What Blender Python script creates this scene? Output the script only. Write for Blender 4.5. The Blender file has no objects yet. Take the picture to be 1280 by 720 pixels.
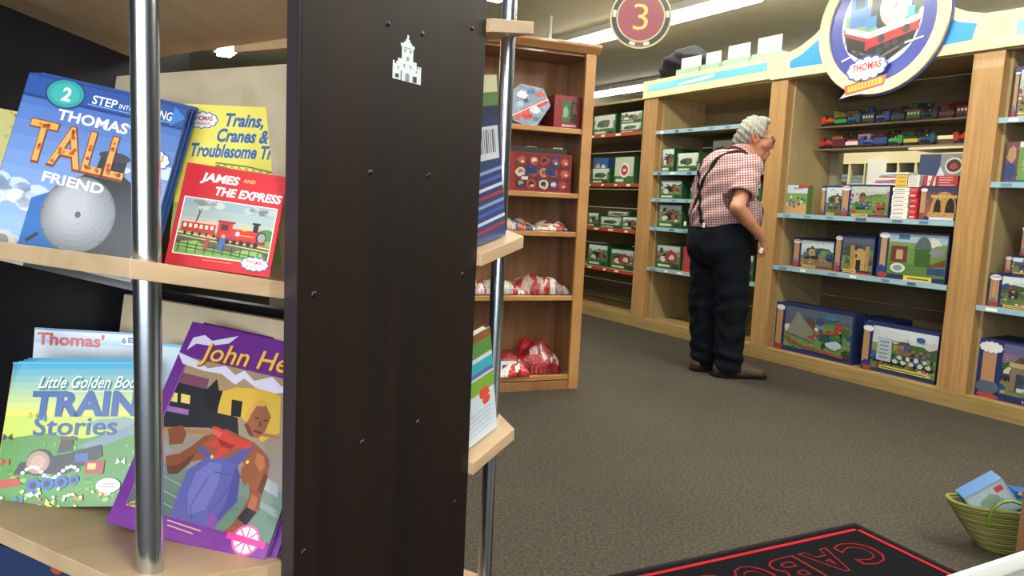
import bpy, bmesh, math, random
import numpy as np
from mathutils import Vector, Matrix

random.seed(7)
SC = bpy.context.scene
COL = SC.collection
R = math.radians
H = 1.13                                   # eye height of the photographer

# ------------------------------------------------------------------ camera
cam_d = bpy.data.cameras.new('camera')
cam_d.sensor_width = 36.0
cam_d.lens = 931.86 / 1280 * 36.0
cam_d.clip_start = 0.02
cam = bpy.data.objects.new('camera', cam_d)
COL.objects.link(cam)
_p, _r = R(6.655), R(-2.668)
_F = Vector((0, math.cos(_p), -math.sin(_p)))
_U = Vector((0, math.sin(_p), math.cos(_p)))
_X = Vector((1, 0, 0))
_RT = _X * math.cos(_r) - _U * math.sin(_r)
_UP = _U * math.cos(_r) + _X * math.sin(_r)
cam.matrix_world = Matrix(((_RT.x, _UP.x, -_F.x, 0), (_RT.y, _UP.y, -_F.y, 0), (_RT.z, _UP.z, -_F.z, H), (0, 0, 0, 1)))
SC.camera = cam

# ------------------------------------------------------------------ world, exposure
SC.view_settings.view_transform = 'Standard'
SC.view_settings.look = 'None'
SC.view_settings.gamma = 1
SC.view_settings.exposure = 0.0
world = bpy.data.worlds.new('world')
SC.world = world
world.use_nodes = True
world.node_tree.nodes['Background'].inputs[0].default_value = (0.80, 0.88, 1.0, 1)
world.node_tree.nodes['Background'].inputs[1].default_value = 0.35

WRZ = R(-58.8484)                          # the long display wall
WD = Vector((-math.sin(R(31.1516)), math.cos(R(31.1516)), 0))   # along the wall, away from us
WN = Vector((math.cos(R(31.1516)), math.sin(R(31.1516)), 0))    # into the wall
W0 = WN * 4.6286
def wf(u, n, z): return W0 - WD * u + WN * n + Vector((0, 0, z))

CEIL = 3.0
def area(name, loc, rz, sx, sy, power, col, tilt=(0, 0)):
    l = bpy.data.lights.new(name, 'AREA'); l.shape = 'RECTANGLE'; l.size = sx; l.size_y = sy
    l.energy = power; l.color = col
    o = bpy.data.objects.new(name, l); COL.objects.link(o); o.location = loc; o.rotation_euler = (tilt[0], tilt[1], rz)
    return o
FLUO = (1.0, 0.95, 0.80)
# fluorescent rows run parallel to the display wall: (offset from camera towards the wall, from s, to s)
LIGHT_ROWS = [(4.98, -1.5, 6.6, 12), (7.5, 2.0, 10.0, 16), (3.3, -1.4, 6.2, 17), (1.9, 8.0, 11.0, 14), (0.3, -3.0, 6.0, 9)]  # aisle row is added, out of view, for falloff down the bays
for n_, s0, s1, pw in LIGHT_ROWS:
    c = WN * n_ + WD * ((s0 + s1) / 2)
    area('fluorescent_light', (c.x, c.y, CEIL - 0.125), WRZ, s1 - s0, 0.2, pw * (s1 - s0), FLUO)
# daylight through the shop window behind the photographer
area('window_light', (-0.6, -2.2, 1.6), 0, 3.2, 1.7, 135, (0.86, 0.93, 1.0), (R(90), 0))

# ------------------------------------------------------------------ helpers
def lin(c):
    c = c / 255.0
    return c / 12.92 if c <= 0.04045 else ((c + 0.055) / 1.055) ** 2.4
def rgb(r, g, b): return (lin(r), lin(g), lin(b), 1.0)
def hx(s): return rgb(int(s[0:2], 16), int(s[2:4], 16), int(s[4:6], 16))

def nmat(name):
    m = bpy.data.materials.new(name); m.use_nodes = True
    nt = m.node_tree; b = nt.nodes['Principled BSDF']
    return m, nt, b
def vcmat(name, rough=0.45, coat=0.0, metal=0.0, bump=0.0, bscale=60, trans=0.0):
    m, nt, b = nmat(name)
    a = nt.nodes.new('ShaderNodeAttribute'); a.attribute_name = 'Col'
    nt.links.new(a.outputs['Color'], b.inputs['Base Color'])
    b.inputs['Roughness'].default_value = rough; b.inputs['Metallic'].default_value = metal
    b.inputs['Coat Weight'].default_value = coat; b.inputs['Coat Roughness'].default_value = 0.12
    if trans: b.inputs['Transmission Weight'].default_value = trans
    if bump:
        n = nt.nodes.new('ShaderNodeTexNoise'); n.inputs['Scale'].default_value = bscale; n.inputs['Detail'].default_value = 4
        tc = nt.nodes.new('ShaderNodeTexCoord'); nt.links.new(tc.outputs['Object'], n.inputs['Vector'])
        bp = nt.nodes.new('ShaderNodeBump'); bp.inputs['Strength'].default_value = bump; bp.inputs['Distance'].default_value = 0.01
        nt.links.new(n.outputs['Fac'], bp.inputs['Height']); nt.links.new(bp.outputs['Normal'], b.inputs['Normal'])
    return m
def grain(name, c1, c2, rough=0.5, stretch=(1, 1, 0.06), scale=30, bump=0.05, coat=0.0, c3=None, spec=0.5):
    m, nt, b = nmat(name)
    tc = nt.nodes.new('ShaderNodeTexCoord'); mp = nt.nodes.new('ShaderNodeMapping'); mp.inputs['Scale'].default_value = stretch
    oi = nt.nodes.new('ShaderNodeObjectInfo'); ad = nt.nodes.new('ShaderNodeVectorMath'); ad.operation = 'ADD'
    nt.links.new(tc.outputs['Object'], ad.inputs[0]); nt.links.new(oi.outputs['Random'], ad.inputs[1])
    nt.links.new(ad.outputs[0], mp.inputs[0])
    n = nt.nodes.new('ShaderNodeTexNoise'); n.inputs['Scale'].default_value = scale; n.inputs['Detail'].default_value = 6; n.inputs['Distortion'].default_value = 0.6
    nt.links.new(mp.outputs[0], n.inputs['Vector'])
    r = nt.nodes.new('ShaderNodeValToRGB'); r.color_ramp.elements[0].position = 0.32; r.color_ramp.elements[1].position = 0.68
    r.color_ramp.elements[0].color = c1; r.color_ramp.elements[1].color = c2
    nt.links.new(n.outputs['Fac'], r.inputs[0])
    n2 = nt.nodes.new('ShaderNodeTexNoise'); n2.inputs['Scale'].default_value = 2.2; n2.inputs['Detail'].default_value = 3
    nt.links.new(tc.outputs['Object'], n2.inputs['Vector'])
    mx = nt.nodes.new('ShaderNodeMix'); mx.data_type = 'RGBA'; mx.blend_type = 'MULTIPLY'
    mr = nt.nodes.new('ShaderNodeMapRange'); mr.inputs[3].default_value = 0.86; mr.inputs[4].default_value = 1.08
    nt.links.new(n2.outputs['Fac'], mr.inputs[0])
    mx.inputs[0].default_value = 1.0
    nt.links.new(r.outputs[0], mx.inputs[6]); nt.links.new(mr.outputs[0], mx.inputs[7])
    nt.links.new(mx.outputs[2], b.inputs['Base Color'])
    b.inputs['Roughness'].default_value = rough; b.inputs['Coat Weight'].default_value = coat
    b.inputs['Specular IOR Level'].default_value = spec
    bp = nt.nodes.new('ShaderNodeBump'); bp.inputs['Strength'].default_value = bump; bp.inputs['Distance'].default_value = 0.002
    nt.links.new(n.outputs['Fac'], bp.inputs['Height']); nt.links.new(bp.outputs['Normal'], b.inputs['Normal'])
    return m
def plain(name, c, rough=0.6, metal=0.0, em=0.0):
    m, nt, b = nmat(name)
    b.inputs['Base Color'].default_value = c; b.inputs['Roughness'].default_value = rough; b.inputs['Metallic'].default_value = metal
    if em:
        b.inputs['Emission Color'].default_value = c; b.inputs['Emission Strength'].default_value = em
    n = nt.nodes.new('ShaderNodeTexNoise'); n.inputs['Scale'].default_value = 90; n.inputs['Detail'].default_value = 3
    bp = nt.nodes.new('ShaderNodeBump'); bp.inputs['Strength'].default_value = 0.03; bp.inputs['Distance'].default_value = 0.002
    nt.links.new(n.outputs['Fac'], bp.inputs['Height']); nt.links.new(bp.outputs['Normal'], b.inputs['Normal'])
    return m

M_PAPER = vcmat('printed_paper', 0.5)
M_GLOSS = vcmat('glossy_print', 0.32, 0.25)
M_WRAP = vcmat('crinkled_wrap', 0.22, 0.8, 0, 0.9, 55)
M_PAINT = vcmat('painted_wood', 0.35)
M_CLOTH = vcmat('cloth', 0.95, 0, 0, 0.3, 200)
M_CLOTH.node_tree.nodes['Principled BSDF'].inputs['Specular IOR Level'].default_value = 0.08
M_OAK = grain('oak_post', hx('9C7646'), hx('B68E5C'), 0.42, (1, 1, 0.05), 45, 0.1, 0.15)
M_OAKH = grain('oak_rail', hx('8C7244'), hx('A48A58'), 0.45, (0.05, 1, 1), 45, 0.1)
M_PLY = grain('plywood_side', hx('A08C62'), hx('B09C72'), 0.5, (1, 1, 0.1), 14, 0.03)
M_SLAT = grain('back_board_wood', hx('6E6044'), hx('7E7052'), 0.6, (0.08, 1, 1), 22, 0.05)
M_CASE = grain('cherry_bookcase', hx('8A5E3C'), hx('A07450'), 0.38, (1, 1, 0.06), 26, 0.05, 0.25)
M_CASEE = grain('cherry_edge', hx('A47444'), hx('BC8C56'), 0.38, (0.1, 1, 0.1), 26, 0.05, 0.25)
M_WENGE = grain('dark_laminate', hx('100B09'), hx('1E130E'), 0.5, (1, 1, 0.05), 20, 0.06, 0.0)
M_WENGE.node_tree.nodes['Principled BSDF'].inputs['Specular IOR Level'].default_value = 0.3
M_EDGE = grain('dark_edge', hx('2C2428'), hx('383034'), 0.4, (1, 1, 0.05), 20, 0.03)
M_DARK = grain('dark_inner_laminate', hx('1C1C20'), hx('26262A'), 0.42, (1, 1, 0.05), 20, 0.03)
M_MAPLE = grain('maple_shelf', hx('B89A78'), hx('CBAE8A'), 0.42, (0.12, 1, 1), 24, 0.04)
M_LEDGE = grain('maple_ledge', hx('C9B594'), hx('D8C6A6'), 0.5, (0.12, 1, 1), 14, 0.03)
M_YELLOW = grain('pale_yellow_sign_frame', hx('EDDFA2'), hx('F6EBB8'), 0.4, (1, 1, 1), 12, 0.02)
M_PLUG = plain('dark_plug', hx('17100D'), 0.3)
M_WHITEM = plain('white_metal', hx('E8E8E2'), 0.35)
M_TABLE = plain('grey_table_top', hx('6C706C'), 0.4)
M_RUBBER = plain('black_rubber', hx('161616'), 0.85)
M_RUBBER.node_tree.nodes['Principled BSDF'].inputs['Specular IOR Level'].default_value = 0.15
M_CHROME, _nt, _b = nmat('brushed_steel'); _b.inputs['Base Color'].default_value = (0.56, 0.62, 0.71, 1); _b.inputs['Metallic'].default_value = 1; _b.inputs['Roughness'].default_value = 0.24
_n = _nt.nodes.new('ShaderNodeTexNoise'); _n.inputs['Scale'].default_value = 120; _tc = _nt.nodes.new('ShaderNodeTexCoord'); _mp = _nt.nodes.new('ShaderNodeMapping'); _mp.inputs['Scale'].default_value = (1, 1, 0.02)
_nt.links.new(_tc.outputs['Object'], _mp.inputs[0]); _nt.links.new(_mp.outputs[0], _n.inputs['Vector'])
_bp = _nt.nodes.new('ShaderNodeBump'); _bp.inputs['Strength'].default_value = 0.06; _bp.inputs['Distance'].default_value = 0.001
_nt.links.new(_n.outputs['Fac'], _bp.inputs['Height']); _nt.links.new(_bp.outputs['Normal'], _b.inputs['Normal'])
M_TUBE, _nt, _b = nmat('lamp_diffuser'); _b.inputs['Base Color'].default_value = (1, 1, 1, 1); _b.inputs['Emission Color'].default_value = (1, 0.97, 0.86, 1); _b.inputs['Emission Strength'].default_value = 17.0

# carpet: looped pile with a mottled brown-grey
M_CARPET, _nt, _b = nmat('carpet')
_tc = _nt.nodes.new('ShaderNodeTexCoord')
_n = _nt.nodes.new('ShaderNodeTexNoise'); _n.inputs['Scale'].default_value = 80; _n.inputs['Detail'].default_value = 8; _n.inputs['Roughness'].default_value = 0.7
_nt.links.new(_tc.outputs['Object'], _n.inputs['Vector'])
_r = _nt.nodes.new('ShaderNodeValToRGB'); _r.color_ramp.elements[0].position = 0.36; _r.color_ramp.elements[1].position = 0.66
_r.color_ramp.elements[0].color = hx('36322C'); _r.color_ramp.elements[1].color = hx('585248')
_nt.links.new(_n.outputs['Fac'], _r.inputs[0])
_n2 = _nt.nodes.new('ShaderNodeTexNoise'); _n2.inputs['Scale'].default_value = 1.4; _n2.inputs['Detail'].default_value = 4
_nt.links.new(_tc.outputs['Object'], _n2.inputs['Vector'])
_mr = _nt.nodes.new('ShaderNodeMapRange'); _mr.inputs[3].default_value = 0.8; _mr.inputs[4].default_value = 1.15
_nt.links.new(_n2.outputs['Fac'], _mr.inputs[0])
_mx = _nt.nodes.new('ShaderNodeMix'); _mx.data_type = 'RGBA'; _mx.blend_type = 'MULTIPLY'; _mx.inputs[0].default_value = 1
_nt.links.new(_r.outputs[0], _mx.inputs[6]); _nt.links.new(_mr.outputs[0], _mx.inputs[7]); _nt.links.new(_mx.outputs[2], _b.inputs['Base Color'])
_b.inputs['Roughness'].default_value = 0.95; _b.inputs['Specular IOR Level'].default_value = 0.1
_v = _nt.nodes.new('ShaderNodeTexVoronoi'); _v.inputs['Scale'].default_value = 260
_nt.links.new(_tc.outputs['Object'], _v.inputs['Vector'])
_bp = _nt.nodes.new('ShaderNodeBump'); _bp.inputs['Strength'].default_value = 0.55; _bp.inputs['Distance'].default_value = 0.004
_nt.links.new(_v.outputs['Distance'], _bp.inputs['Height']); _nt.links.new(_bp.outputs['Normal'], _b.inputs['Normal'])
M_CEIL = grain('ceiling_paint', hx('C8C6B4'), hx('CECCBA'), 0.8, (1, 1, 1), 4, 0.02)
M_WALL = grain('wall_paint', hx('86836E'), hx('8E8B76'), 0.8, (1, 1, 1), 4, 0.02)

# ------------------------------------------------------------------ mesh accumulator
class G:
    def __init__(s): s.v = []; s.f = []; s.c = []; s.s = []
    def add(s, vs, fs, c=(1, 1, 1, 1), smooth=False):
        o = len(s.v); s.v += [tuple(v) for v in vs]
        for f in fs: s.f.append(tuple(i + o for i in f)); s.c.append(c); s.s.append(smooth)
        return s
    def box(s, x0, x1, y0, y1, z0, z1, c=(1, 1, 1, 1), M=None):
        vs = [Vector((x, y, z)) for z in (z0, z1) for y in (y0, y1) for x in (x0, x1)]
        if M: vs = [M @ v for v in vs]
        return s.add(vs, [(0, 2, 3, 1), (4, 5, 7, 6), (0, 1, 5, 4), (2, 6, 7, 3), (0, 4, 6, 2), (1, 3, 7, 5)], c)
    def prism(s, pts, fn, c=(1, 1, 1, 1), fn2=None):
        # pts 2D, fn(p)->bottom vertex, fn2(p)->top vertex
        n = len(pts); a = [fn(p) for p in pts]; b = [fn2(p) for p in pts]
        fs = [tuple(reversed(range(n))), tuple(range(n, 2 * n))] + [(i, (i + 1) % n, n + (i + 1) % n, n + i) for i in range(n)]
        return s.add(a + b, fs, c)
    def tube(s, pts, rad, seg=12, c=(1, 1, 1, 1), smooth=True, caps=True):
        pts = [Vector(p) for p in pts]; n = len(pts)
        rad = rad if isinstance(rad, (list, tuple)) else [rad] * n
        t0 = (pts[1] - pts[0]).normalized(); up = Vector((0, 0, 1)) if abs(t0.z) < 0.9 else Vector((1, 0, 0))
        x = t0.cross(up).normalized(); vs = []
        for i, p in enumerate(pts):
            t = (pts[min(i + 1, n - 1)] - pts[max(i - 1, 0)]).normalized()
            x = (x - t * x.dot(t)).normalized(); y = t.cross(x)
            for k in range(seg):
                a = 2 * math.pi * k / seg; vs.append(p + (x * math.cos(a) + y * math.sin(a)) * rad[i])
        fs = [(i * seg + k, i * seg + (k + 1) % seg, (i + 1) * seg + (k + 1) % seg, (i + 1) * seg + k) for i in range(n - 1) for k in range(seg)]
        s.add(vs, fs, c, smooth)
        if caps: s.add(vs[:seg], [tuple(reversed(range(seg)))], c); s.add(vs[-seg:], [tuple(range(seg))], c)
        return s
    def lathe(s, prof, axis_o, c=(1, 1, 1, 1), seg=24, M=None, smooth=True):
        # prof [(r,z)], around z through axis_o
        vs = []
        for r, z in prof:
            for k in range(seg):
                a = 2 * math.pi * k / seg; v = Vector((r * math.cos(a), r * math.sin(a), z))
                if M: v = M @ v
                vs.append(v + Vector(axis_o))
        fs = [(i * seg + k, i * seg + (k + 1) % seg, (i + 1) * seg + (k + 1) % seg, (i + 1) * seg + k) for i in range(len(prof) - 1) for k in range(seg)]
        return s.add(vs, fs, c, smooth)
    def obj(s, name, mat, parent=None, bevel=0.0, loc=None, rz=None):
        me = bpy.data.meshes.new(name)
        me.from_pydata(s.v, [], s.f)
        ca = me.color_attributes.new('Col', 'FLOAT_COLOR', 'CORNER')
        arr = np.repeat(np.array(s.c, dtype=np.float32).reshape(-1, 4), [len(f) for f in s.f], axis=0)
        ca.data.foreach_set('color', arr.ravel())
        me.polygons.foreach_set('use_smooth', np.array(s.s, dtype=bool))
        me.materials.append(mat); me.update()
        o = bpy.data.objects.new(name, me); COL.objects.link(o)
        if parent: o.parent = parent
        if loc is not None: o.location = loc
        if rz is not None: o.rotation_euler = (0, 0, rz)
        if bevel:
            b = o.modifiers.new('bevel', 'BEVEL'); b.width = bevel; b.segments = 2; b.limit_method = 'ANGLE'
        return o
def tag(o, label=None, cat=None, group=None, kind=None):
    if label: o['label'] = label
    if cat: o['category'] = cat
    if group: o['group'] = group
    if kind: o['kind'] = kind
    return o
def empty(name, loc=(0, 0, 0), rz=0.0, label=None, cat=None, group=None, M=None):
    o = bpy.data.objects.new(name, None); o.empty_display_size = 0.05; COL.objects.link(o)
    if M is not None: o.matrix_world = M
    else: o.location = loc; o.rotation_euler = (0, 0, rz)
    return tag(o, label, cat, group)

# ------------------------------------------------------------------ flat print (ink on covers, boxes, signs)
_tc_cache = {}
def glyphs(s, bold=0.0, shear=0.0):
    k = (s, bold, shear)
    if k not in _tc_cache:
        cu = bpy.data.curves.new('tmp_text', 'FONT'); cu.body = s; cu.size = 1.0; cu.offset = bold; cu.shear = shear; cu.resolution_u = 3
        cu.fill_mode = 'FRONT'
        ob = bpy.data.objects.new('tmp_text', cu); COL.objects.link(ob)
        dg = bpy.context.evaluated_depsgraph_get(); me = bpy.data.meshes.new_from_object(ob.evaluated_get(dg))
        vs = [(v.co.x, v.co.y) for v in me.vertices]; fs = [tuple(p.vertices) for p in me.polygons]
        bpy.data.objects.remove(ob); bpy.data.curves.remove(cu); bpy.data.meshes.remove(me)
        _tc_cache[k] = (vs, fs)
    return _tc_cache[k]
def clip(poly, x0, y0, x1, y1):
    for ax, lim, sg in ((0, x0, 1), (0, x1, -1), (1, y0, 1), (1, y1, -1)):
        out = []
        for i in range(len(poly)):
            a, b = poly[i - 1], poly[i]
            da, db = (a[ax] - lim) * sg, (b[ax] - lim) * sg
            if (da >= 0) != (db >= 0):
                t = da / (da - db); out.append((a[0] + t * (b[0] - a[0]), a[1] + t * (b[1] - a[1])))
            if db >= 0: out.append(b)
        poly = out
        if len(poly) < 3: return []
    return poly
class Print:
    """flat artwork in units where the width is 1 and the height is asp"""
    def __init__(s, asp, win=None): s.asp = asp; s.items = []; s.l = 0; s.win = win or (0, 0, 1, asp)
    def window(s, x0, y0, x1, y1): s.win = (x0, y0, x1, y1)
    def full(s): s.win = (0, 0, 1, s.asp)
    def poly(s, pts, c, new=True):
        if new: s.l += 1
        q = clip([tuple(p) for p in pts], *s.win)
        if q: s.items.append((s.l, q, c))
    def rect(s, x0, y0, x1, y1, c): s.poly([(x0, y0), (x1, y0), (x1, y1), (x0, y1)], c)
    def ell(s, cx, cy, rx, ry, c, rot=0.0, n=20, a0=0, a1=360):
        ps = []
        for i in range(n):
            a = R(a0 + (a1 - a0) * i / (n if a1 - a0 == 360 else n - 1)); x, y = rx * math.cos(a), ry * math.sin(a)
            ps.append((cx + x * math.cos(rot) - y * math.sin(rot), cy + x * math.sin(rot) + y * math.cos(rot)))
        s.poly(ps, c)
    def line(s, pts, w, c):
        s.l += 1
        for a, b in zip(pts[:-1], pts[1:]):
            dx, dy = b[0] - a[0], b[1] - a[1]; L = math.hypot(dx, dy) or 1; nx, ny = -dy / L * w / 2, dx / L * w / 2
            s.poly([(a[0] - nx, a[1] - ny), (b[0] - nx, b[1] - ny), (b[0] + nx, b[1] + ny), (a[0] + nx, a[1] + ny)], c, False)
    def text(s, t, x, y, size, c, al='L', bold=0.02, shear=0.0, sx=1.0, rot=0.0, width=None, colfn=None):
        vs, fs = glyphs(t, bold, shear); s.l += 1
        xs = [v[0] for v in vs]; x_a, x_b = min(xs), max(xs)
        if width: sx = width / ((x_b - x_a) * size)
        off = {'L': -x_a, 'C': -(x_a + x_b) / 2, 'R': -x_b}[al]
        cr, sr = math.cos(rot), math.sin(rot); P2 = []
        for vx, vy in vs:
            a, b = (vx + off) * size * sx, vy * size
            P2.append((x + a * cr - b * sr, y + a * sr + b * cr))
        for f in fs: s.poly([P2[i] for i in f], colfn(P2[f[0]]) if colfn else c, False)
    def blob(s, cx, cy, rx, ry, c, seed=0, n=14, rough=0.25):
        rr = random.Random(seed)
        s.poly([(cx + rx * math.cos(2 * math.pi * i / n) * (1 + rr.uniform(-rough, rough)), cy + ry * math.sin(2 * math.pi * i / n) * (1 + rr.uniform(-rough, rough))) for i in range(n)], c)
    def grad(s, x0, y0, x1, y1, ca, cb, n=8):
        for i in range(n):
            t = i / (n - 1); c = tuple(ca[k] * (1 - t) + cb[k] * t for k in range(4))
            s.poly([(x0, y0 + (y1 - y0) * i / n), (x1, y0 + (y1 - y0) * i / n), (x1, y0 + (y1 - y0) * (i + 1) / n), (x0, y0 + (y1 - y0) * (i + 1) / n)], c, i == 0)
    def build(s, name, fn, mat, parent, eps=4e-5):
        """fn(x,y,lift) -> local point; lift grows with layer"""
        g = G()
        for l, q, c in s.items:
            vs = [fn(x, y, (l + 1) * eps) for x, y in q]
            g.add(vs, [tuple(range(len(q)))], c)
        return g.obj(name, mat, parent)

def badge(P, cx, cy, r, t1='THOMAS', t2='& FRIENDS'):
    """white cloud-edged oval with a blue outline and red words"""
    P.l += 1
    for k in range(12):
        a = 2 * math.pi * k / 12
        P.poly([(cx + r * 0.82 * math.cos(a) + r * .26 * math.cos(b), cy + r * 0.4 * math.sin(a) + r * .2 * math.sin(b)) for b in [2 * math.pi * j / 8 for j in range(8)]], hx('3C62B4'), False)
    P.l += 1
    for k in range(12):
        a = 2 * math.pi * k / 12
        P.poly([(cx + r * 0.8 * math.cos(a) + r * .2 * math.cos(b), cy + r * 0.38 * math.sin(a) + r * .15 * math.sin(b)) for b in [2 * math.pi * j / 8 for j in range(8)]], hx('F4F4F4'), False)
    P.ell(cx, cy, r * 0.85, r * 0.42, hx('F4F4F4'))
    if t1:
        P.text(t1, cx, cy - r * 0.02, r * 0.42, hx('C8283C'), 'C', 0.03, width=r * 1.35)
        P.text(t2, cx, cy - r * 0.32, r * 0.26, hx('C8283C'), 'C', 0.02, width=r * 1.1)
# ================================================================== ROOM
def slab(name, x0, x1, y0, y1, z0, z1, mat, kind='structure'):
    return tag(G().box(x0, x1, y0, y1, z0, z1).obj(name, mat), kind=kind)
slab('floor', -9, 13, -3, 15, -0.1, 0.0, M_CARPET)
slab('ceiling', -9, 13, -3, 15, CEIL, CEIL + 0.1, M_CEIL)
slab('wall_back', -9, 13, 13.0, 13.15, 0, CEIL, M_WALL)
slab('wall_left', -9.15, -9, -3, 15, 0, CEIL, M_WALL)
slab('wall_right', 13, 13.15, -3, 15, 0, CEIL, M_WALL)
g = G().box(-9, -2.6, -3.15, -3, 0, CEIL).box(1.6, 13, -3.15, -3, 0, CEIL).box(-2.6, 1.6, -3.15, -3, 0, 0.6).box(-2.6, 1.6, -3.15, -3, 2.6, CEIL)
tag(g.obj('wall_front', M_WALL), kind='structure')
wf1 = G().box(-2.6, -2.52, -3.14, -3.0, 0.6, 2.6).box(1.52, 1.6, -3.14, -3.0, 0.6, 2.6).box(-2.6, 1.6, -3.14, -3.0, 0.6, 0.68).box(-2.6, 1.6, -3.14, -3.0, 2.52, 2.6).box(-0.54, -0.46, -3.12, -3.02, 0.6, 2.6)
tag(wf1.obj('window_1', M_WHITEM), kind='structure')

# fluorescent fixtures
SIDES = ['behind the round number badge', 'beyond the display wall', 'added out of view over the aisle', 'glimpsed above the book ledge', 'over the kiosk']
NTH = ['nearest', 'second', 'third', 'fourth', 'fifth', 'sixth', 'seventh']
for i, (n_, s0, s1, pw) in enumerate(LIGHT_ROWS):
    k = 0; s = s0
    row_phr = SIDES[i]
    while s < s1 - 0.3:
        L = 1.5
        c = WN * n_ + WD * (s + L / 2)
        e = empty('ceiling_light', (c.x, c.y, CEIL), WRZ, NTH[k] + ' white fluorescent ceiling light of the row ' + row_phr, 'light', 'fluorescent lights in the row ' + row_phr)
        G().box(-L / 2 + .01, L / 2 - .01, -0.14, 0.14, -0.07, 0.0).obj('housing', M_WHITEM, e, 0.006)
        G().box(-L / 2 + .03, L / 2 - .03, -0.09, 0.09, -0.115, -0.07).obj('diffuser', M_TUBE, e, 0.01)
        s += L; k += 1
# thin conduit down the far wall / sprinkler
e = tag(G().tube([(0, 0, 0), (0, 0, -0.7)], 0.02, 8, hx('D8D8C8')).obj('hanging_conduit', M_PAINT, None, 0, (0.26, 7.79, CEIL)), 'thin pale pipe hanging from the ceiling above the cherry bookcase', 'pipe')
e = tag(G().lathe([(0.0, -.03), (.07, -.03), (.08, 0)], (0, 0, 0), hx('4A483A'), 14).obj('ceiling_vent', M_PAINT, None, 0, (0.1, 6.7, CEIL)), 'small dark round vent in the ceiling above the cherry bookcase', 'vent')

# ================================================================== DISPLAY WALL
TOPZ = 2.115
DEPTH = 0.57
BLUE_STRIP, RED_STRIP = hx('8CAEBA'), hx('A83C28')
POSTS = [(-7.62, -7.46), (-5.44, -5.255), (-3.985, -3.83), (-2.51, -2.335), (-1.0, -0.84)]
BAYS = [
    dict(sh=[1.83, 1.345, 0.905, 0.51], strip=RED_STRIP, lab='pale oak display bay with red price strips, beside the cherry bookcase'),
    dict(sh=[1.818, 1.452, 1.213, 0.953, 0.583], strip=BLUE_STRIP, lab='pale oak display bay of green boxed toys behind the man in suspenders'),
    dict(sh=[1.13, 0.738], strip=BLUE_STRIP, lab='pale oak display bay under the round locomotive medallion'),
    dict(sh=[1.732, 1.366, 0.646], strip=BLUE_STRIP, lab='pale oak display bay cut off by the right edge of the picture'),
]
bay_root = []
for bi, B in enumerate(BAYS):
    uL, uR = POSTS[bi][1], POSTS[bi + 1][0]
    e = empty('display_bay', wf(POSTS[bi][0], 0, 0), WRZ, B['lab'], 'shelving', 'display bays along the wall')
    bay_root.append(e); o = POSTS[bi][0]
    def bx(u0, u1, n0, n1, z0, z1, c=(1, 1, 1, 1)): return G().box(u0 - o, u1 - o, n0, n1, z0, z1, c)
    bx(*POSTS[bi], -0.008, 0.06, 0.1, TOPZ).obj('post', M_OAK, e, 0.003)
    xr = POSTS[bi + 1][0] if bi < 3 else POSTS[bi + 1][1]
    if bi == 3: bx(*POSTS[4], -0.008, 0.06, 0.1, TOPZ).obj('post', M_OAK, e, 0.003)
    bx(POSTS[bi][0], xr, -0.012, 0.03, 0, 0.1).obj('base_board', M_OAKH, e, 0.003)
    bx(POSTS[bi][0], xr, 0.03, DEPTH + .02, 0, 0.09).obj('plinth', M_SLAT, e)
    bx(uL, uR, 0.0, DEPTH, 0.09, 0.103).obj('bottom_shelf', M_OAKH, e, 0.002)
    bx(uL, uL + .018, 0.06, DEPTH, 0.103, TOPZ).obj('side_panel', M_PLY, e)
    bx(uR - .018, uR, 0.06, DEPTH, 0.103, TOPZ).obj('side_panel', M_PLY, e)
    bx(POSTS[bi][0], xr, 0.0, DEPTH + .02, TOPZ, TOPZ + .02).obj('top_panel', M_PLY, e, 0.002)
    # back, horizontal boards
    z = 0.103; k = 0
    while z < TOPZ - 0.02:
        z2 = min(z + 0.201, TOPZ)
        if not (bi == 2 and 1.1 < z < 1.6):
            bx(uL, uR, DEPTH + 0.003 * (k % 2), DEPTH + .018, z + .004, z2 - .004).obj('back_board', M_SLAT, e, 0.003)
        z = z2; k += 1
    for z in B['sh']:
        s = bx(uL + .018, uR - .018, 0.0, DEPTH, z - .022, z).obj('shelf', M_PLY, e, 0.002)
        pg = bx(uL + .004, uR - .004, -0.008, -0.002, z - .03, z + .002, B['strip'])
        rr = random.Random(int(z * 1000)); u = uL + .06
        cols = [hx('5A7890'), hx('3C5A7A'), hx('E8E8E0'), hx('6A8AA0')] if B['strip'] is BLUE_STRIP else [hx('E8D8C8'), hx('F0E8DC')]
        while u < uR - .12:
            w = rr.uniform(.04, .08)
            pg.box(u - o, u + w - o, -0.0095, -0.008, z - .024, z - .006, rr.choice(cols)); u += w + rr.uniform(.09, .2)
        pg.obj('price_strip', M_GLOSS, s)
# grey upright in the open back of the medallion bay
o = POSTS[2][0]
G().box(-3.80 - o, -3.73 - o, DEPTH - .05, DEPTH + .01, 1.1, 1.66, hx('8A8878')).obj('grey_upright', M_PAINT, bay_root[2])
for z, a, b in ((1.795, -3.79, -2.55), (1.628, -3.79, -2.55)):
    G().box(a - o, b - o, 0.30, DEPTH, z - .012, z).obj('train_rail', M_SLAT, bay_root[2])
G().box(-3.03 - o, -2.53 - o, 0.28, DEPTH, 1.596, 1.612).obj('short_shelf', M_LEDGE, bay_root[2], 0.002)
G().box(-3.79 - o, -2.55 - o, 0.44, DEPTH, 1.795, 1.85).obj('rail_step', M_SLAT, bay_root[2])
G().box(-3.79 - o, -2.55 - o, 0.44, DEPTH, 1.628, 1.675).obj('rail_step', M_SLAT, bay_root[2])

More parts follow.
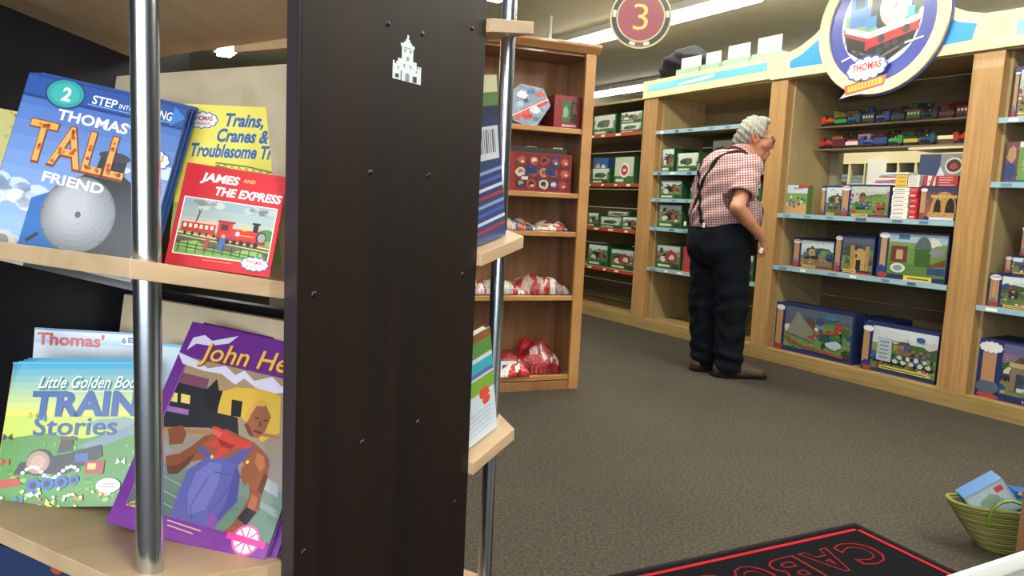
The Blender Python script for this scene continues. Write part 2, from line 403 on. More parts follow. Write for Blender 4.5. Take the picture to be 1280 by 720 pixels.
# cream pigeonhole cabinet behind the open back
CU = -4.06
e = empty('pigeonhole_cabinet', wf(CU, DEPTH + .35, 0), WRZ, 'cream pigeonhole cabinet seen through the open back under the toy trains', 'cabinet')
CR = hx('E2D8AE')
g = G().box(0, 1.9, 0.3, 0.32, 0, 1.85, CR).box(0, 1.9, 0, 0.3, 1.56, 1.85, CR).box(0, 1.9, 0, .3, 0, 1.33, CR)
g.obj('body', M_PAINT, e)
DV = [0.0, .14, .28, .42, .56, .70, .84, .98, 1.12, 1.26, 1.40, 1.54, 1.68, 1.82]
for x in DV: G().box(x, x + .014, 0, .3, 1.33, 1.56, CR).obj('divider', M_PAINT, e)
rr = random.Random(5)
FC = {'5A7470': 'teal', '8A9A94': 'grey-green', '3A403E': 'charcoal', '6A4A36': 'brown', 'B0B8B0': 'pale grey'}
ON = ['first', 'second', 'third', 'fourth', 'fifth', 'sixth', 'seventh', 'eighth', 'ninth', 'tenth']
for k, x in enumerate(DV[:9]):
    z = 1.33
    for j in range(5):
        t = rr.uniform(.022, .036); cc = rr.choice(list(FC))
        if z + t > 1.50: break
        tag(G().box(0, .115, 0, .22, 0, t - .004, hx(cc)).obj('folder', M_PAPER, None, 0, wf(CU + x + .018, DEPTH + .37, z), WRZ), '%s folder, %s from bottom in the %s compartment of the cream cabinet' % (FC[cc], ON[j], ON[k]), 'folder', 'folders in the pigeonhole cabinet'); z += t

# ---------------------------------------------------------------- product boxes
def scene_art(P, x0, y0, x1, y1, seed, mood='day', dense=1.0):
    """little printed landscape with track, sheds and plain engines"""
    rr = random.Random(seed); old = P.win; P.window(max(x0, old[0]), max(y0, old[1]), min(x1, old[2]), min(y1, old[3]))
    w, h = x1 - x0, y1 - y0
    sky = {'day': (hx('9CC0DC'), hx('DCE8EE')), 'dusk': (hx('C87A4A'), hx('6A6A9A')), 'grey': (hx('8A9AA4'), hx('C8CCC8')), 'dark': (hx('3A4A44'), hx('5A6A7A'))}[mood]
    P.grad(x0, y0, x1, y1, sky[0], sky[1], 5)
    P.blob(x0 + w * rr.uniform(.1, .9), y0 + h * .55, w * .5, h * .16, hx(rr.choice(['3E6A34', '5A8A3C', '4A5A3A'])), seed)
    P.blob(x0 + w * rr.uniform(.1, .9), y0 + h * .5, w * .4, h * .14, hx(rr.choice(['6A9A44', '8AA04A', '3A5A30'])), seed + 1)
    P.rect(x0, y0, x1, y0 + h * .42, hx(rr.choice(['6A9444', '7A8A4A', '8A7A4A', '5C8240'])))
    for k in range(int(10 * dense)):
        c = hx(rr.choice(['7A5A38', 'A8825A', '3A4A30', 'C8B890', '4A6A3A', '8A8A84', 'B04030', '35508A', 'DAD4C0']))
        s = rr.uniform(.03, .10) * max(w, h * .6); P.blob(x0 + w * rr.random(), y0 + h * rr.uniform(.05, .75), s, s * rr.uniform(.4, 1.1), c, seed + 20 + k, 7, .35)
    yy = y0 + h * rr.uniform(.12, .28)
    P.line([(x0, yy), (x0 + w * .4, yy + h * .07), (x1, yy + h * .02)], h * .04, hx('8A7458'))
    for k in range(int(3 * dense)):
        ex = x0 + w * (k + rr.uniform(.2, .8)) / max(1, int(3 * dense)); ey = yy + h * .05; s = min(w * .11, h * .16)
        c = hx(rr.choice(['2E56A0', 'B83228', '2E7A44', '3A3A42', '2E56A0']))
        P.rect(ex - s, ey, ex + s, ey + s * .8, c); P.rect(ex - s, ey + s * .7, ex - s * .35, ey + s * 1.5, c); P.rect(ex + s * .45, ey + s * .7, ex + s * .7, ey + s * 1.4, hx('22242A'))
        for wx in (-.6, 0, .6): P.ell(ex + s * wx, ey, s * .28, s * .28, hx('22242A'), 0, 8)
    sx = x0 + w * rr.uniform(.15, .7); P.rect(sx, y0 + h * .4, sx + w * .18, y0 + h * .66, hx(rr.choice(['8A6A4A', 'C0A070', '7A3A30']))); P.poly([(sx - w * .02, y0 + h * .66), (sx + w * .2, y0 + h * .66), (sx + w * .09, y0 + h * .8)], hx('5A4A44'))
    for k in range(int(16 * dense)):
        c = hx(rr.choice(['E0DCC8', '30343A', '7A5A38', 'C8B070', '586A4A', 'B85040', '405C94', '9AA07A']))
        s = rr.uniform(.012, .035) * max(w, h); P.rect(x0 + w * rr.random(), y0 + h * rr.uniform(.0, .6), x0 + w * rr.random() * .02 + x0 * 0 + (x0 + w * rr.random()), y0 + h * rr.uniform(.0, .6), c) if False else P.blob(x0 + w * rr.random(), y0 + h * rr.uniform(.02, .62), s, s * .7, c, seed + 90 + k, 5, .4)
    P.win = old

def art(style, P, seed):
    a = P.asp; rr = random.Random(seed)
    if style == 'wood':        # navy box with a wooden-track column on the left
        P.rect(0, 0, 1, a, hx('28387A')); cw = min(.16, a * .30)
        scene_art(P, cw * 1.25, a * .08, .985, a * .94, seed, rr.choice(['day', 'day', 'grey', 'dark']), 1.3)
        P.rect(cw * .15, a * .06, cw * 1.0, a * .84, hx('C89A62')); P.rect(cw * .3, a * .06, cw * .38, a * .84, hx('A87A48')); P.rect(cw * .76, a * .06, cw * .84, a * .84, hx('A87A48'))
        P.blob(cw * .55, a * .1, cw * .55, a * .09, hx('B03A30'), seed + 2, 9); P.blob(cw * .5, a * .2, cw * .25, a * .08, hx('5A7AA8'), seed + 3, 8)
        badge(P, cw * .62, a * .88, cw * .62, None)
        P.text('THOMAS', cw * .62, a * .875, cw * .26, hx('C02838'), 'C', .03)
        P.rect(cw * 1.6, a * .02, cw * 1.6 + .34, a * .10, hx('E8CC3C')); P.rect(cw * 1.7, a * .045, cw * 1.5 + .33, a * .07, hx('4A4A60'))
        P.rect(.6, a * .0, 1, a * .05, hx('B03430'))
    elif style == 'green':     # green-banded railway box
        P.rect(0, 0, 1, a, hx('2E6A3A')); scene_art(P, .05, a * .26, .95, a * .96, seed, rr.choice(['day', 'grey', 'day']), 1.0)
        P.blob(.5, a * .52, .25, a * .17, hx('30342E'), seed, 8); P.blob(.3, a * .42, .12, a * .12, hx('E0E0D4'), seed + 4, 7); P.blob(.68, a * .5, .1, a * .12, hx('B8483A'), seed + 5, 7)
        P.rect(.1, a * .08, .6, a * .18, hx('CFE0C0')); P.rect(.7, a * .06, .94, a * .2, hx('1E4A2A'))
    elif style == 'greenred':
        art('green', P, seed); P.blob(.62, a * .52, .26, a * .24, hx('A8342C'), seed + 9, 9, .15); P.blob(.66, a * .5, .12, a * .13, hx('E0D8C8'), seed + 8, 7)
    elif style == 'greenwhite':
        art('green', P, seed); P.rect(.1, a * .32, .9, a * .9, hx('D8DCC8')); P.blob(.5, a * .55, .3, a * .2, hx('3A6A44'), seed, 8); P.rect(.2, a * .4, .45, a * .6, hx('30484A'))
    elif style == 'circle':
        P.rect(0, 0, 1, a, hx('2E6A3A')); P.rect(.04, a * .28, .96, a * .97, hx('C8CCAE')); P.ell(.52, a * .5, .24, .24, hx('E8E4D4')); P.ell(.52, a * .5, .17, .17, hx('C0342C')); P.rect(.45, a * .45, .6, a * .55, hx('EAD8C0')); P.rect(.1, a * .08, .5, a * .18, hx('D8E0C8'))
    elif style == 'blue':
        P.rect(0, 0, 1, a, hx('2C62A8')); P.blob(.3, a * .5, .18, a * .3, hx('D8C048'), seed, 9); P.blob(.68, a * .45, .2, a * .28, hx('D8E4E8'), seed + 1, 9); P.rect(.1, a * .1, .9, a * .2, hx('E8E8E0'))
    elif style == 'picnic':    # small meadow picture box
        P.rect(0, 0, 1, a, hx('7AA850')); P.rect(0, a * .72, 1, a, hx('C8DCE8')); P.rect(.55, a * .9, 1, a, hx('C83C34')); P.rect(0, 0, 1, a * .36, hx('C8A068'))
        for k in range(12): P.blob(rr.random(), a * rr.uniform(.2, .6), .06, .07, hx(rr.choice(['C86A3A', '3A6AA8', 'E8D8C0', '7A3A30', '3E6A34'])), seed + k, 7)
        P.text('RAILWAY', .55, a * .86, .11, hx('C03040'), 'C', .02)
    elif style == 'whitered':  # stack ends with little printed lines
        P.rect(0, 0, 1, a, hx('E4E0DA')); n = 7
        for k in range(n):
            P.rect(.06, a * (k + .3) / n, .8, a * (k + .5) / n, hx('8A8484')); P.rect(0, a * (k + .92) / n, 1, a * (k + .97) / n, hx('A8A49C'))
    elif style == 'red':
        P.rect(0, 0, 1, a, hx('B8282C'))
        for k in range(4): P.rect(.1, a * (k + .2) / 4, rr.uniform(.6, .9), a * (k + .42) / 4, hx('E8D0C4'))
    elif style == 'redwhite':
        P.rect(0, 0, 1, a, hx('E8E0DA')); P.rect(.0, 0, .35, a, hx('C42C34')); P.poly([(.5, 0), (.8, 0), (1, a), (.7, a)], hx('C42C34')); P.rect(.1, a * .4, .9, a * .5, hx('707070'))
    elif style == 'yellow':
        P.rect(0, 0, 1, a, hx('E0B820'))
        for k in range(3): P.rect(.15, a * (k + .3) / 3, .85, a * (k + .5) / 3, hx('8A6A10'))
    elif style == 'bridge':
        P.rect(0, 0, 1, a, hx('2A3470')); P.window(.02, .12 * a, .98, .96 * a); P.grad(0, 0, 1, a, hx('B0623A'), hx('4A4468'), 6); P.win = (0, 0, 1, a)
        P.rect(.25, a * .1, .98, a * .24, hx('C89A4A')); P.ell(.66, a * .24, .36, a * .6, hx('C8923E'), 0, 16, 0, 180); P.ell(.50, a * .24, .10, a * .4, hx('2A2430'), 0, 12, 0, 180); P.ell(.84, a * .24, .13, a * .42, hx('2A2430'), 0, 12, 0, 180); P.rect(.3, a * .66, 1, a * .74, hx('D8AC5C'))
        P.rect(.02, a * .05, .16, a * .86, hx('C89A62')); P.blob(.09, a * .14, .09, a * .1, hx('A04038'), seed); badge(P, .1, a * .88, .1, None); P.rect(.3, a * .02, .96, a * .1, hx('D8DCE8'))
    elif style == 'greybox':
        P.rect(0, 0, 1, a, hx('8A8E94')); P.rect(0, 0, .42, a, hx('3A4C74')); P.poly([(.3, a * .0), (.55, a * .0), (.5, a * .4), (.42, a * .6)], hx('D4D8DA')); P.ell(.68, a * .62, .17, a * .26, hx('D8D4CC')); P.ell(.68, a * .62, .14, a * .2, hx('4A3A40')); P.ell(.68, a * .6, .08, a * .1, hx('A8423E')); P.blob(.75, a * .15, .2, a * .14, hx('5A5E66'), seed)
    elif style == 'big_a':     # large set, mountain layout
        P.rect(0, 0, 1, a, hx('26346C')); scene_art(P, .13, a * .10, .97, a * .95, seed, 'dark', 1.6)
        P.poly([(.16, a * .4), (.3, a * .88), (.4, a * .7), (.52, a * .52), (.5, a * .3)], hx('8A8A78')); P.line([(.45, a * .36), (.62, a * .5), (.8, a * .56)], a * .05, hx('B84038')); P.blob(.66, a * .42, .07, a * .09, hx('2A5A4A'), 4, 8); P.blob(.78, a * .3, .09, a * .09, hx('B8CCD8'), 5, 9); P.blob(.72, a * .84, .08, a * .05, hx('3A7AA8'), 6, 9)
        P.line([(.14, a * .3), (.4, a * .16), (.9, a * .1)], a * .05, hx('A84434'))
        P.rect(.02, a * .06, .10, a * .86, hx('C09058')); P.rect(.0, 0, .12, a * .12, hx('9A3A34')); badge(P, .065, a * .90, .06, None)
    elif style == 'big_b':     # large set, village map layout
        P.rect(0, 0, 1, a, hx('2A3A78')); scene_art(P, .14, a * .08, 1, a * .96, seed, 'day', 1.8); P.rect(.2, a * .72, .62, a * .9, hx('D8E0E4')); P.rect(.22, a * .26, .42, a * .74, hx('B8C8D4')); 
        for k in range(5): P.rect(.26, a * (.32 + k * .08), .38, a * (.35 + k * .08), hx('7A8CA0'))
        for k in range(9): P.blob(.48 + .055 * k, a * (.3 + .09 * (k % 2)), .035, a * .05, hx('D4CFC0'), k, 6)
        for k in range(10): P.blob(.46 + .05 * k, a * (.5 + .06 * (k % 2)), .03, a * .04, hx('8A6A4A'), k + 30, 6)
        P.blob(.62, a * .6, .05, a * .06, hx('2E5AA4'), 3, 7); P.blob(.8, a * .82, .06, a * .06, hx('2E5AA4'), 4, 7); P.rect(.28, a * .1, .95, a * .17, hx('E0D048')); P.rect(.3, a * .12, .9, a * .14, hx('585030'))
        P.rect(.02, a * .16, .11, a * .82, hx('C09058')); P.blob(.08, a * .12, .08, a * .1, hx('2C3E80'), 7); P.blob(.1, a * .06, .08, a * .05, hx('B83A34'), 8); badge(P, .085, a * .88, .08, None)
    elif style == 'greenview':  # tunnel and shed on a green plain
        P.rect(0, 0, 1, a, hx('26386E')); P.window(.16, .1 * a, .985, .96 * a); P.grad(0, 0, 1, a, hx('5A8A3C'), hx('7AA04A'), 3); P.rect(0, a * .78, 1, a, hx('A8C4D8')); P.blob(.75, a * .8, .16, a * .1, hx('D8DCD8'), 3)
        P.ell(.66, a * .62, .12, a * .3, hx('5A6A70')); P.rect(.55, a * .3, .77, a * .66, hx('3A6A34')); P.rect(.2, a * .36, .44, a * .7, hx('7A4034')); P.rect(.28, a * .42, .38, a * .62, hx('C8A878')); P.ell(.32, a * .24, .11, a * .1, hx('E4E4DC')); P.ell(.32, a * .24, .07, a * .06, hx('8AA0B0'))
        P.blob(.85, a * .6, .1, a * .1, hx('8A8E90'), 5); P.rect(.74, a * .16, .98, a * .3, hx('2E4E8C')); P.poly([(.7, a * .3), (.98, a * .5), (.98, a * .34)], hx('7A4A34')); P.rect(.3, a * .84, .46, a * .94, hx('3A6AA0')); P.win = (0, 0, 1, a)
        P.rect(.04, a * .2, .13, a * .86, hx('C89A62')); P.blob(.07, a * .16, .08, a * .12, hx('2C4A9C'), 7); P.blob(.1, a * .07, .09, a * .06, hx('B83A34'), 8); badge(P, .09, a * .9, .085, None); P.rect(.42, a * .0, .82, a * .1, hx('E0D03C')); P.rect(.48, a * .03, .78, a * .06, hx('6A6020'))
    elif style == 'castle':
        art('wood', P, seed); P.rect(.45, a * .1, .85, a * .6, hx('C8A05A')); P.rect(.42, a * .1, .52, a * .72, hx('B88E48')); P.rect(.8, a * .1, .9, a * .72, hx('B88E48')); P.rect(.58, a * .1, .7, a * .36, hx('3A2E24')); P.rect(.55, a * .42, .6, a * .5, hx('3A2E24'))
    elif style == 'station':
        P.rect(0, 0, 1, a, hx('28387A')); scene_art(P, .26, a * .12, 1, a * .97, seed, 'dusk', 1.0); P.rect(.36, a * .2, .9, a * .62, hx('8A7A5C')); P.rect(.42, a * .2, .84, a * .5, hx('3A4A5A')); P.rect(.34, a * .6, .94, a * .68, hx('C8A878')); P.blob(.62, a * .3, .12, a * .06, hx('3A6A9A'), 3); P.rect(.44, a * .2, .82, a * .27, hx('C8D4D8')); P.rect(.0, 0, 1, a * .08, hx('20306E'))
        P.text('TRAIN SET', .62, a * .025, a * .07, hx('E8E8EE'), 'C', .02)
        P.rect(.05, a * .22, .2, a * .78, hx('C89058')); P.blob(.12, a * .16, .13, a * .13, hx('5A6A84'), 5); P.blob(.14, a * .04, .12, a * .04, hx('C03A34'), 6); badge(P, .13, a * .87, .13, None)
    elif style == 'greenlist':
        P.rect(0, 0, 1, a, hx('6A9A4A')); P.rect(0, a * .86, 1, a, hx('D8DCDC')); P.rect(0, 0, .22, a, hx('7A4A4A')); P.blob(.1, a * .3, .1, a * .25, hx('3A4A84'), 3); P.blob(.1, a * .7, .08, a * .2, hx('B08A6A'), 4)
        for k in range(4): P.rect(.55, a * (.2 + k * .16), .96, a * (.25 + k * .16), hx('C88A6A'))
        P.rect(.3, a * .3, .48, a * .6, hx('8AB45A')); P.rect(0, 0, 1, a * .07, hx('3A4A8A'))
    elif style == 'figures':   # big red set with many round pictures
        P.rect(0, 0, 1, a, hx('A82A28')); P.rect(.10, a * .05, .97, a * .97, hx('7A3434'))
        cs = ['C8442E', 'E0D8CC', '2A4A9A', 'B83A3A', 'C8A070', '30343A', 'D86A4A', 'E4DCD4']
        for r_ in range(3):
            for c_ in range(5):
                cx, cy = .2 + c_ * .17 + rr.uniform(-.02, .02), a * (.2 + r_ * .3)
                P.blob(cx, cy, .08, a * .12, hx(rr.choice(cs)), seed + r_ * 9 + c_, 10, .15); P.ell(cx, cy + a * .01, .045, a * .065, hx(rr.choice(cs)), 0, 10); P.blob(cx + .02, cy - a * .04, .03, a * .03, hx(rr.choice(cs)), seed + 60 + c_, 6)
        P.rect(.2, a * .3, .3, a * .38, hx('E8E8E4')); P.rect(.26, a * .46, .44, a * .66, hx('2A4488')); P.rect(.58, a * .44, .74, a * .62, hx('2A4488'))
    elif style == 'redgreen':
        P.rect(0, 0, 1, a, hx('A0202A')); P.rect(.3, a * .2, .62, a * .86, hx('3E7A48')); P.rect(.62, a * .2, .85, a * .86, hx('3A2A30')); P.blob(.44, a * .5, .1, a * .18, hx('8ABE8A'), 3); P.blob(.75, a * .6, .07, a * .14, hx('9A3A3A'), 4); P.rect(.3, a * .06, .85, a * .13, hx('D8B8B0'))

EDGE = dict(wood='26346C', castle='26346C', green='24552E', greenred='24552E', greenwhite='24552E', circle='24552E', blue='24508A', picnic='6A8A4A', whitered='D0CCC4', red='98202A', redwhite='D0C8C4', yellow='B89418', bridge='26306A', greybox='6A7078', big_a='222E60', big_b='26346C', greenview='22325F', station='24306A', greenlist='3A4A8A', figures='982224', redgreen='8A1A24')
def prod(u0, u1, z0, z1, n, d, style, label, group, seed, frame=wf, rz=WRZ, name='boxed_train_set', cat='box'):
    w, h = u1 - u0, z1 - z0
    o = G().box(0, w, 0, d, 0, h, tuple(v * .7 for v in hx(EDGE[style])[:3]) + (1,)).obj(name, M_PAPER, None, 0.0015, frame(u0, n, z0), rz)
    tag(o, label, cat, group)
    P = Print(h / w); art(style, P, seed)
    rr = random.Random(seed + 5); a = P.asp
    if style not in ('whitered', 'red', 'yellow', 'redwhite', 'picnic', 'greybox') and w > .12:
        x0 = .22 if style in ('wood', 'castle', 'big_a', 'big_b', 'greenview', 'station', 'bridge') else .06   # small printed detail over the picture
        for k in range(70):
            s = rr.uniform(.004, .014) / w * .25; cx, cy = rr.uniform(x0, .97), a * rr.uniform(.14, .90) ** 1.1
            P.blob(cx, cy, s * rr.uniform(.6, 1.8), s, hx(rr.choice(['2A2C2A', '4A4236', 'D2CAB4', '6A5A40', '3C5A38', '7A8A74', '94503C', '3A5078', '9C8C68', '20242A'])), k + seed, 6, .4)
    tone = .74 if z0 < 1.3 else .84  # dimmer light on the lower shelves is put into the print colours
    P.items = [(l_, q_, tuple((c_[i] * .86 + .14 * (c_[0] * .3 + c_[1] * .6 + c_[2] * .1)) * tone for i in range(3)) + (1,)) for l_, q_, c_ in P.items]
    P.build('printed_front', lambda x, y, l: (x * w, -l - 0.0006, y * w), M_GLOSS, o, 8e-5)
    return o
g1 = 'green boxed toys on the bay with red price strips'; g2 = 'green boxed toys behind the man'; g3 = 'boxed sets under the medallion'; g4 = 'boxed sets in the right-hand bay'
PB = [
 (-6.277,-5.911,1.83,2.03,.05,.3,'greenwhite','wide green and white toy box on the top shelf with red strip',g1),
 (-5.839,-5.518,1.83,1.925,.05,.3,'greenwhite','lower of two stacked pale green boxes, top red-strip shelf',g1),
 (-5.839,-5.518,1.927,2.03,.05,.3,'green','upper of two stacked pale green boxes, top red-strip shelf',g1),
 (-6.326,-6.083,1.345,1.61,.12,.3,'blue','blue box with yellow spots behind a green box, second red-strip shelf',g1),
 (-6.240,-5.949,1.345,1.50,.04,.06,'greenwhite','low green box in front of the blue box, red-strip shelf',g1),
 (-5.904,-5.60,1.345,1.61,.06,.25,'circle','green box with a red round emblem on second red-strip shelf',g1),
 (-5.59,-5.50,1.345,1.56,.12,.2,'blue','narrow blue box squeezed against the oak post, red-strip shelf',g1),
 (-6.278,-6.095,.905,1.05,.05,.25,'green','small green box at left of the third red-strip shelf',g1),
 (-6.088,-5.727,.905,1.02,.06,.3,'greenwhite','long low green box in the middle of third red-strip shelf',g1),
 (-5.716,-5.490,.905,1.03,.05,.25,'green','green box against the post on the third red-strip shelf',g1),
 (-6.05,-5.70,1.022,1.075,.12,.2,'greenwhite','flat box lying on the long low green box',g1),
 (-6.242,-5.909,.51,.73,.05,.3,'green','green landscape box at left on the lowest red-strip shelf',g1),
 (-5.867,-5.502,.51,.71,.05,.3,'greenred','green box with a red engine on the lowest red-strip shelf',g1),
 (-5.22,-5.061,1.452,1.665,.06,.3,'green','green box beside the post on the shelf left of the man',g2),
 (-5.017,-4.742,1.452,1.62,.05,.3,'greenwhite','wide low green box left of the man at shoulder height',g2),
 (-4.751,-4.50,1.452,1.735,.20,.3,'green','tall green box standing behind the man\'s shoulder',g2),
 (-4.40,-4.045,1.452,1.63,.06,.3,'greenred','green box with red engine just in front of the man\'s chin',g2),
 (-5.21,-4.921,1.213,1.38,.05,.3,'green','green box with farm scene behind the man\'s back',g2),
 (-4.85,-4.50,1.213,1.36,.08,.3,'green','green box hidden behind the man\'s back, middle shelf',g2),
 (-4.35,-4.053,1.213,1.37,.06,.3,'greenwhite','green box in front of the man\'s chest by the post',g2),
 (-5.21,-4.90,.953,1.165,.05,.3,'green','green box with black engine scene left of the man\'s waist',g2),
 (-4.35,-4.060,.953,1.13,.06,.3,'green','green box beyond the man\'s right forearm',g2),
 (-5.2,-4.879,.583,.80,.05,.3,'greenred','green box with a red engine left of the man\'s thigh',g2),
 (-4.85,-4.60,.583,.80,.05,.3,'redwhite','box with red and white stripes just behind the man\'s thigh',g2),
 (-4.33,-4.058,.583,.79,.05,.3,'green','green box between the man\'s leg and the post',g2),
 (-3.80,-3.62,1.13,1.345,.05,.06,'picnic','small meadow picture box standing alone at the left end of the shelf',g3),
 (-3.55,-3.35,1.13,1.345,.12,.2,'wood','narrow navy box, first of the navy row on the upper blue-strip shelf',g3),
 (-3.342,-2.985,1.13,1.352,.06,.12,'wood','navy box with a brown shed scene on the upper blue-strip shelf',g3),
 (-2.779,-2.549,1.13,1.345,.06,.2,'bridge','navy box picturing an orange arched bridge at dusk',g3),
 (-2.934,-2.60,1.36,1.562,.27,.2,'greybox','large grey and blue box behind the paper stacks',g3),
 (-3.753,-3.404,.738,.955,.12,.25,'wood','navy box with dark red shed at left of the middle shelf',g3),
 (-3.368,-3.069,.738,1.01,.08,.25,'castle','navy box with a yellow toy castle on the middle shelf',g3),
 (-3.023,-2.56,.738,1.05,.05,.12,'greenview','big navy box with green tunnel scene and yellow label',g3),
 (-3.80,-3.135,.103,.46,.05,.14,'big_a','largest navy box, mountain railway set on the bottom shelf',g3),
 (-3.242,-2.968,.103,.43,.25,.2,'wood','dark navy box behind the gap between two large bottom boxes',g3),
 (-3.067,-2.555,.103,.425,.05,.14,'big_b','large box with village layout and yellow label on bottom shelf',g3),
 (-2.30,-2.15,1.732,2.02,.06,.2,'wood','tall navy box on the highest shelf at the right picture edge',g4),
 (-2.30,-1.98,1.366,1.60,.06,.3,'greenlist','green box with printed lines at the right picture edge',g4),
 (-2.30,-1.95,.646,.84,.05,.25,'wood','navy train box at front of the lower right shelf',g4),
 (-2.25,-1.95,.845,.945,.1,.25,'wood','navy box laid on top of the navy train box',g4),
 (-2.19,-1.93,.947,1.13,.12,.2,'wood','topmost navy box of the stack at the right picture edge',g4),
 (-2.31,-1.80,.103,.45,.05,.3,'station','large box with a station at dusk on the bottom right shelf',g4),
]
NM = dict(picnic='picture_box')
for i, b in enumerate(PB):
    prod(*b[:9], seed=100 + i * 7)
# the white and red stacks of thin card packs on the upper shelf
def pack_stack(u0, u1, n, z0, z1, cnt, cols, lab, grp, d=.18):
    t = (z1 - z0) / cnt
    for k in range(cnt):
        c = cols[k % len(cols)]; w = u1 - u0
        o = G().box(0, w, 0, d, 0, t * .92, hx(c)).obj('card_pack', M_PAPER, None, 0.0008, wf(u0 + random.uniform(-.004, .004), n + random.uniform(0, .006), z0 + k * t), WRZ)
        tag(o, lab % (['topmost', 'second from top', 'third from top', 'fourth from top', 'fifth from top', 'sixth from top', 'seventh from top', 'bottom'][cnt - 1 - k if k else (7 if cnt > 7 else cnt - 1)]), 'pack', grp)
        g = G().box(w * .1, w * .75, -0.0012, -0.0004, t * .35, t * .6, hx('8A8686' if c != 'B8282C' else 'E0C8C0'))
        g.obj('printed_line', M_PAPER, o)
pack_stack(-2.955, -2.845, .04, 1.13, 1.335, 8, ['E4E0DA', 'DAD6D0'], 'white card pack, %s in the tall white stack on the upper shelf', 'white card packs in the tall stack')
pack_stack(-2.835, -2.79, .04, 1.13, 1.335, 6, ['B8282C', 'C43034'], 'red card pack, %s in the narrow stack beside the bridge box', 'red card packs in the narrow stack')
prod(-2.95,-2.87,1.337,1.415,.05,.16,'yellow','small yellow box on top of the white card stack',g3,51,name='small_box')
prod(-2.865,-2.79,1.337,1.415,.05,.16,'whitered','small white box beside the yellow one',g3,52,name='small_box')
prod(-2.775,-2.70,1.347,1.41,.07,.16,'redwhite','small red and white box on the bridge box',g3,53,name='small_box')
prod(-2.69,-2.56,1.347,1.41,.07,.16,'red','small all-red box on the bridge box by the post',g3,54,name='small_box')
for k in range(7):
    c = ['D8DCE0', 'C84838', '7A9CBE', 'E0E0DA', 'B85A48', '8AA8B8', 'DADAD4'][k]
    tag(G().box(0, .2, 0, .22, 0, .011, hx(c)).obj('booklet', M_PAPER, None, 0.0005, wf(-3.19 + .008 * k, .17 + .003 * k, 1.3535 + .0125 * k), WRZ + .05 * ((k % 3) - 1)), '%s booklet in the untidy pile on the navy shed box' % ['lowest white', 'red', 'blue', 'off-white', 'rust-coloured', 'pale teal', 'topmost pale'][k], 'booklet', 'booklets piled on the navy box')
o = G().box(0, .16, 0, .003, 0, .22, hx('E8E8DE')).obj('paper_sheet', M_PAPER, None, 0, wf(-3.735, .90, 1.375), WRZ)
tag(o, 'blank white sheet of paper propped before the cream pigeonhole cabinet', 'paper')
e = G().box(0, .02, 0, .3, 0, .36, hx('6A665C')).obj('book_end', M_PAINT, None, 0, wf(-3.27, .27, 1.0), WRZ) if False else None
tag(G().box(0, .055, 0, .002, 0, .028, hx('C8C8BC')).obj('price_tag', M_PAPER, None, 0, wf(-2.30, DEPTH - .012, 1.2), WRZ), 'small white tag stuck on the empty back board of the right-hand bay', 'tag')

# ---------------------------------------------------------------- small wooden trains on the two rails
def toy(kind, c, c2=None):
    g = G(); c = hx(c); k = hx('1E1E22'); c2 = hx(c2) if c2 else k
    g.box(-.045, .045, -.014, .014, .010, .018, c2)
    if kind == 'engine':
        g.tube([(-.015, 0, .032), (.042, 0, .032)], .0135, 10, c); g.tube([(.042, 0, .032), (.046, 0, .032)], .012, 10, hx('8A8A88'))
        g.box(-.045, -.015, -.015, .015, .018, .056, c); g.box(-.048, -.012, -.017, .017, .056, .060, c2); g.tube([(.032, 0, .044), (.032, 0, .060)], .0045, 8, k); g.lathe([(.006, 0.044), (.007, .05), (0, .053)], (.008, 0, 0), hx('C8A040'), 8)
    elif kind == 'coach':
        g.box(-.044, .044, -.015, .015, .018, .050, c); g.box(-.046, .046, -.0165, .0165, .050, .055, c2)
        for x in (-.03, -.01, .01, .03): g.box(x - .006, x + .006, -.0158, -.015, .032, .044, hx('D8D0A8'))
    else:
        g.box(-.044, .044, -.015, .015, .018, .036, c); g.box(-.036, .036, -.011, .011, .036, .046, c2)
    for x in (-.03, -.008, .014, .034):
        for y in (-.0165, .0165): g.tube([(x, y - .002, .009), (x, y + .002, .009)], .009, 10, k)
    return g
names = {'engine': 'toy_engine', 'coach': 'toy_coach', 'wagon': 'toy_wagon'}
cn = {'D0502A': 'orange red', '3E9A48': 'bright green', '2E4C8E': 'blue', '3A3E44': 'charcoal', '24506A': 'dark teal', '6A3A2E': 'brown', 'C8B048': 'yellow', 'B03232': 'red', '5A2030': 'maroon', 'D8DCE0': 'white', '8A6A44': 'tan', '2E6A44': 'dark green'}
rowA = [('engine', 'D0502A'), ('wagon', '3E9A48'), ('engine', '24506A'), ('coach', '3A3E44'), ('engine', '2E4C8E'), ('wagon', '3A3E44'), ('coach', '2E6A44'), ('engine', '3A3E44'), ('wagon', '6A3A2E'), ('coach', '5A2030'), ('engine', '2E4C8E')]
rowB = [('engine', 'C8B048'), ('coach', '8A6A44'), ('engine', '2E4C8E'), ('wagon', '6A3A2E'), ('coach', '3A3E44'), ('engine', '2E6A44'), ('engine', '3A3E44'), ('wagon', '8A6A44'), ('coach', '6A3A2E'), ('engine', '3A3E44')]
rowC = [('engine', 'B03232'), ('coach', '5A2030'), ('wagon', 'D8DCE0'), ('engine', '2E4C8E'), ('coach', '2E4C8E'), ('engine', '3E9A48'), ('wagon', 'C8B048'), ('engine', '24506A'), None, ('engine', 'B03232'), ('coach', '2E4C8E')]
rowD = [('coach', '8A6A44'), ('engine', '3A3E44'), ('coach', 'D8DCE0'), ('wagon', '6A3A2E'), ('engine', '5A2030'), ('coach', '2E6A44'), ('engine', '3A3E44'), None, None, ('wagon', '3A3E44'), ('engine', '24506A')]
ordn = ['leftmost', 'second from left', 'third from left', 'fourth from left', 'fifth from left', 'sixth from left', 'seventh from left', 'eighth from left', 'ninth from left', 'tenth from left', 'rightmost']
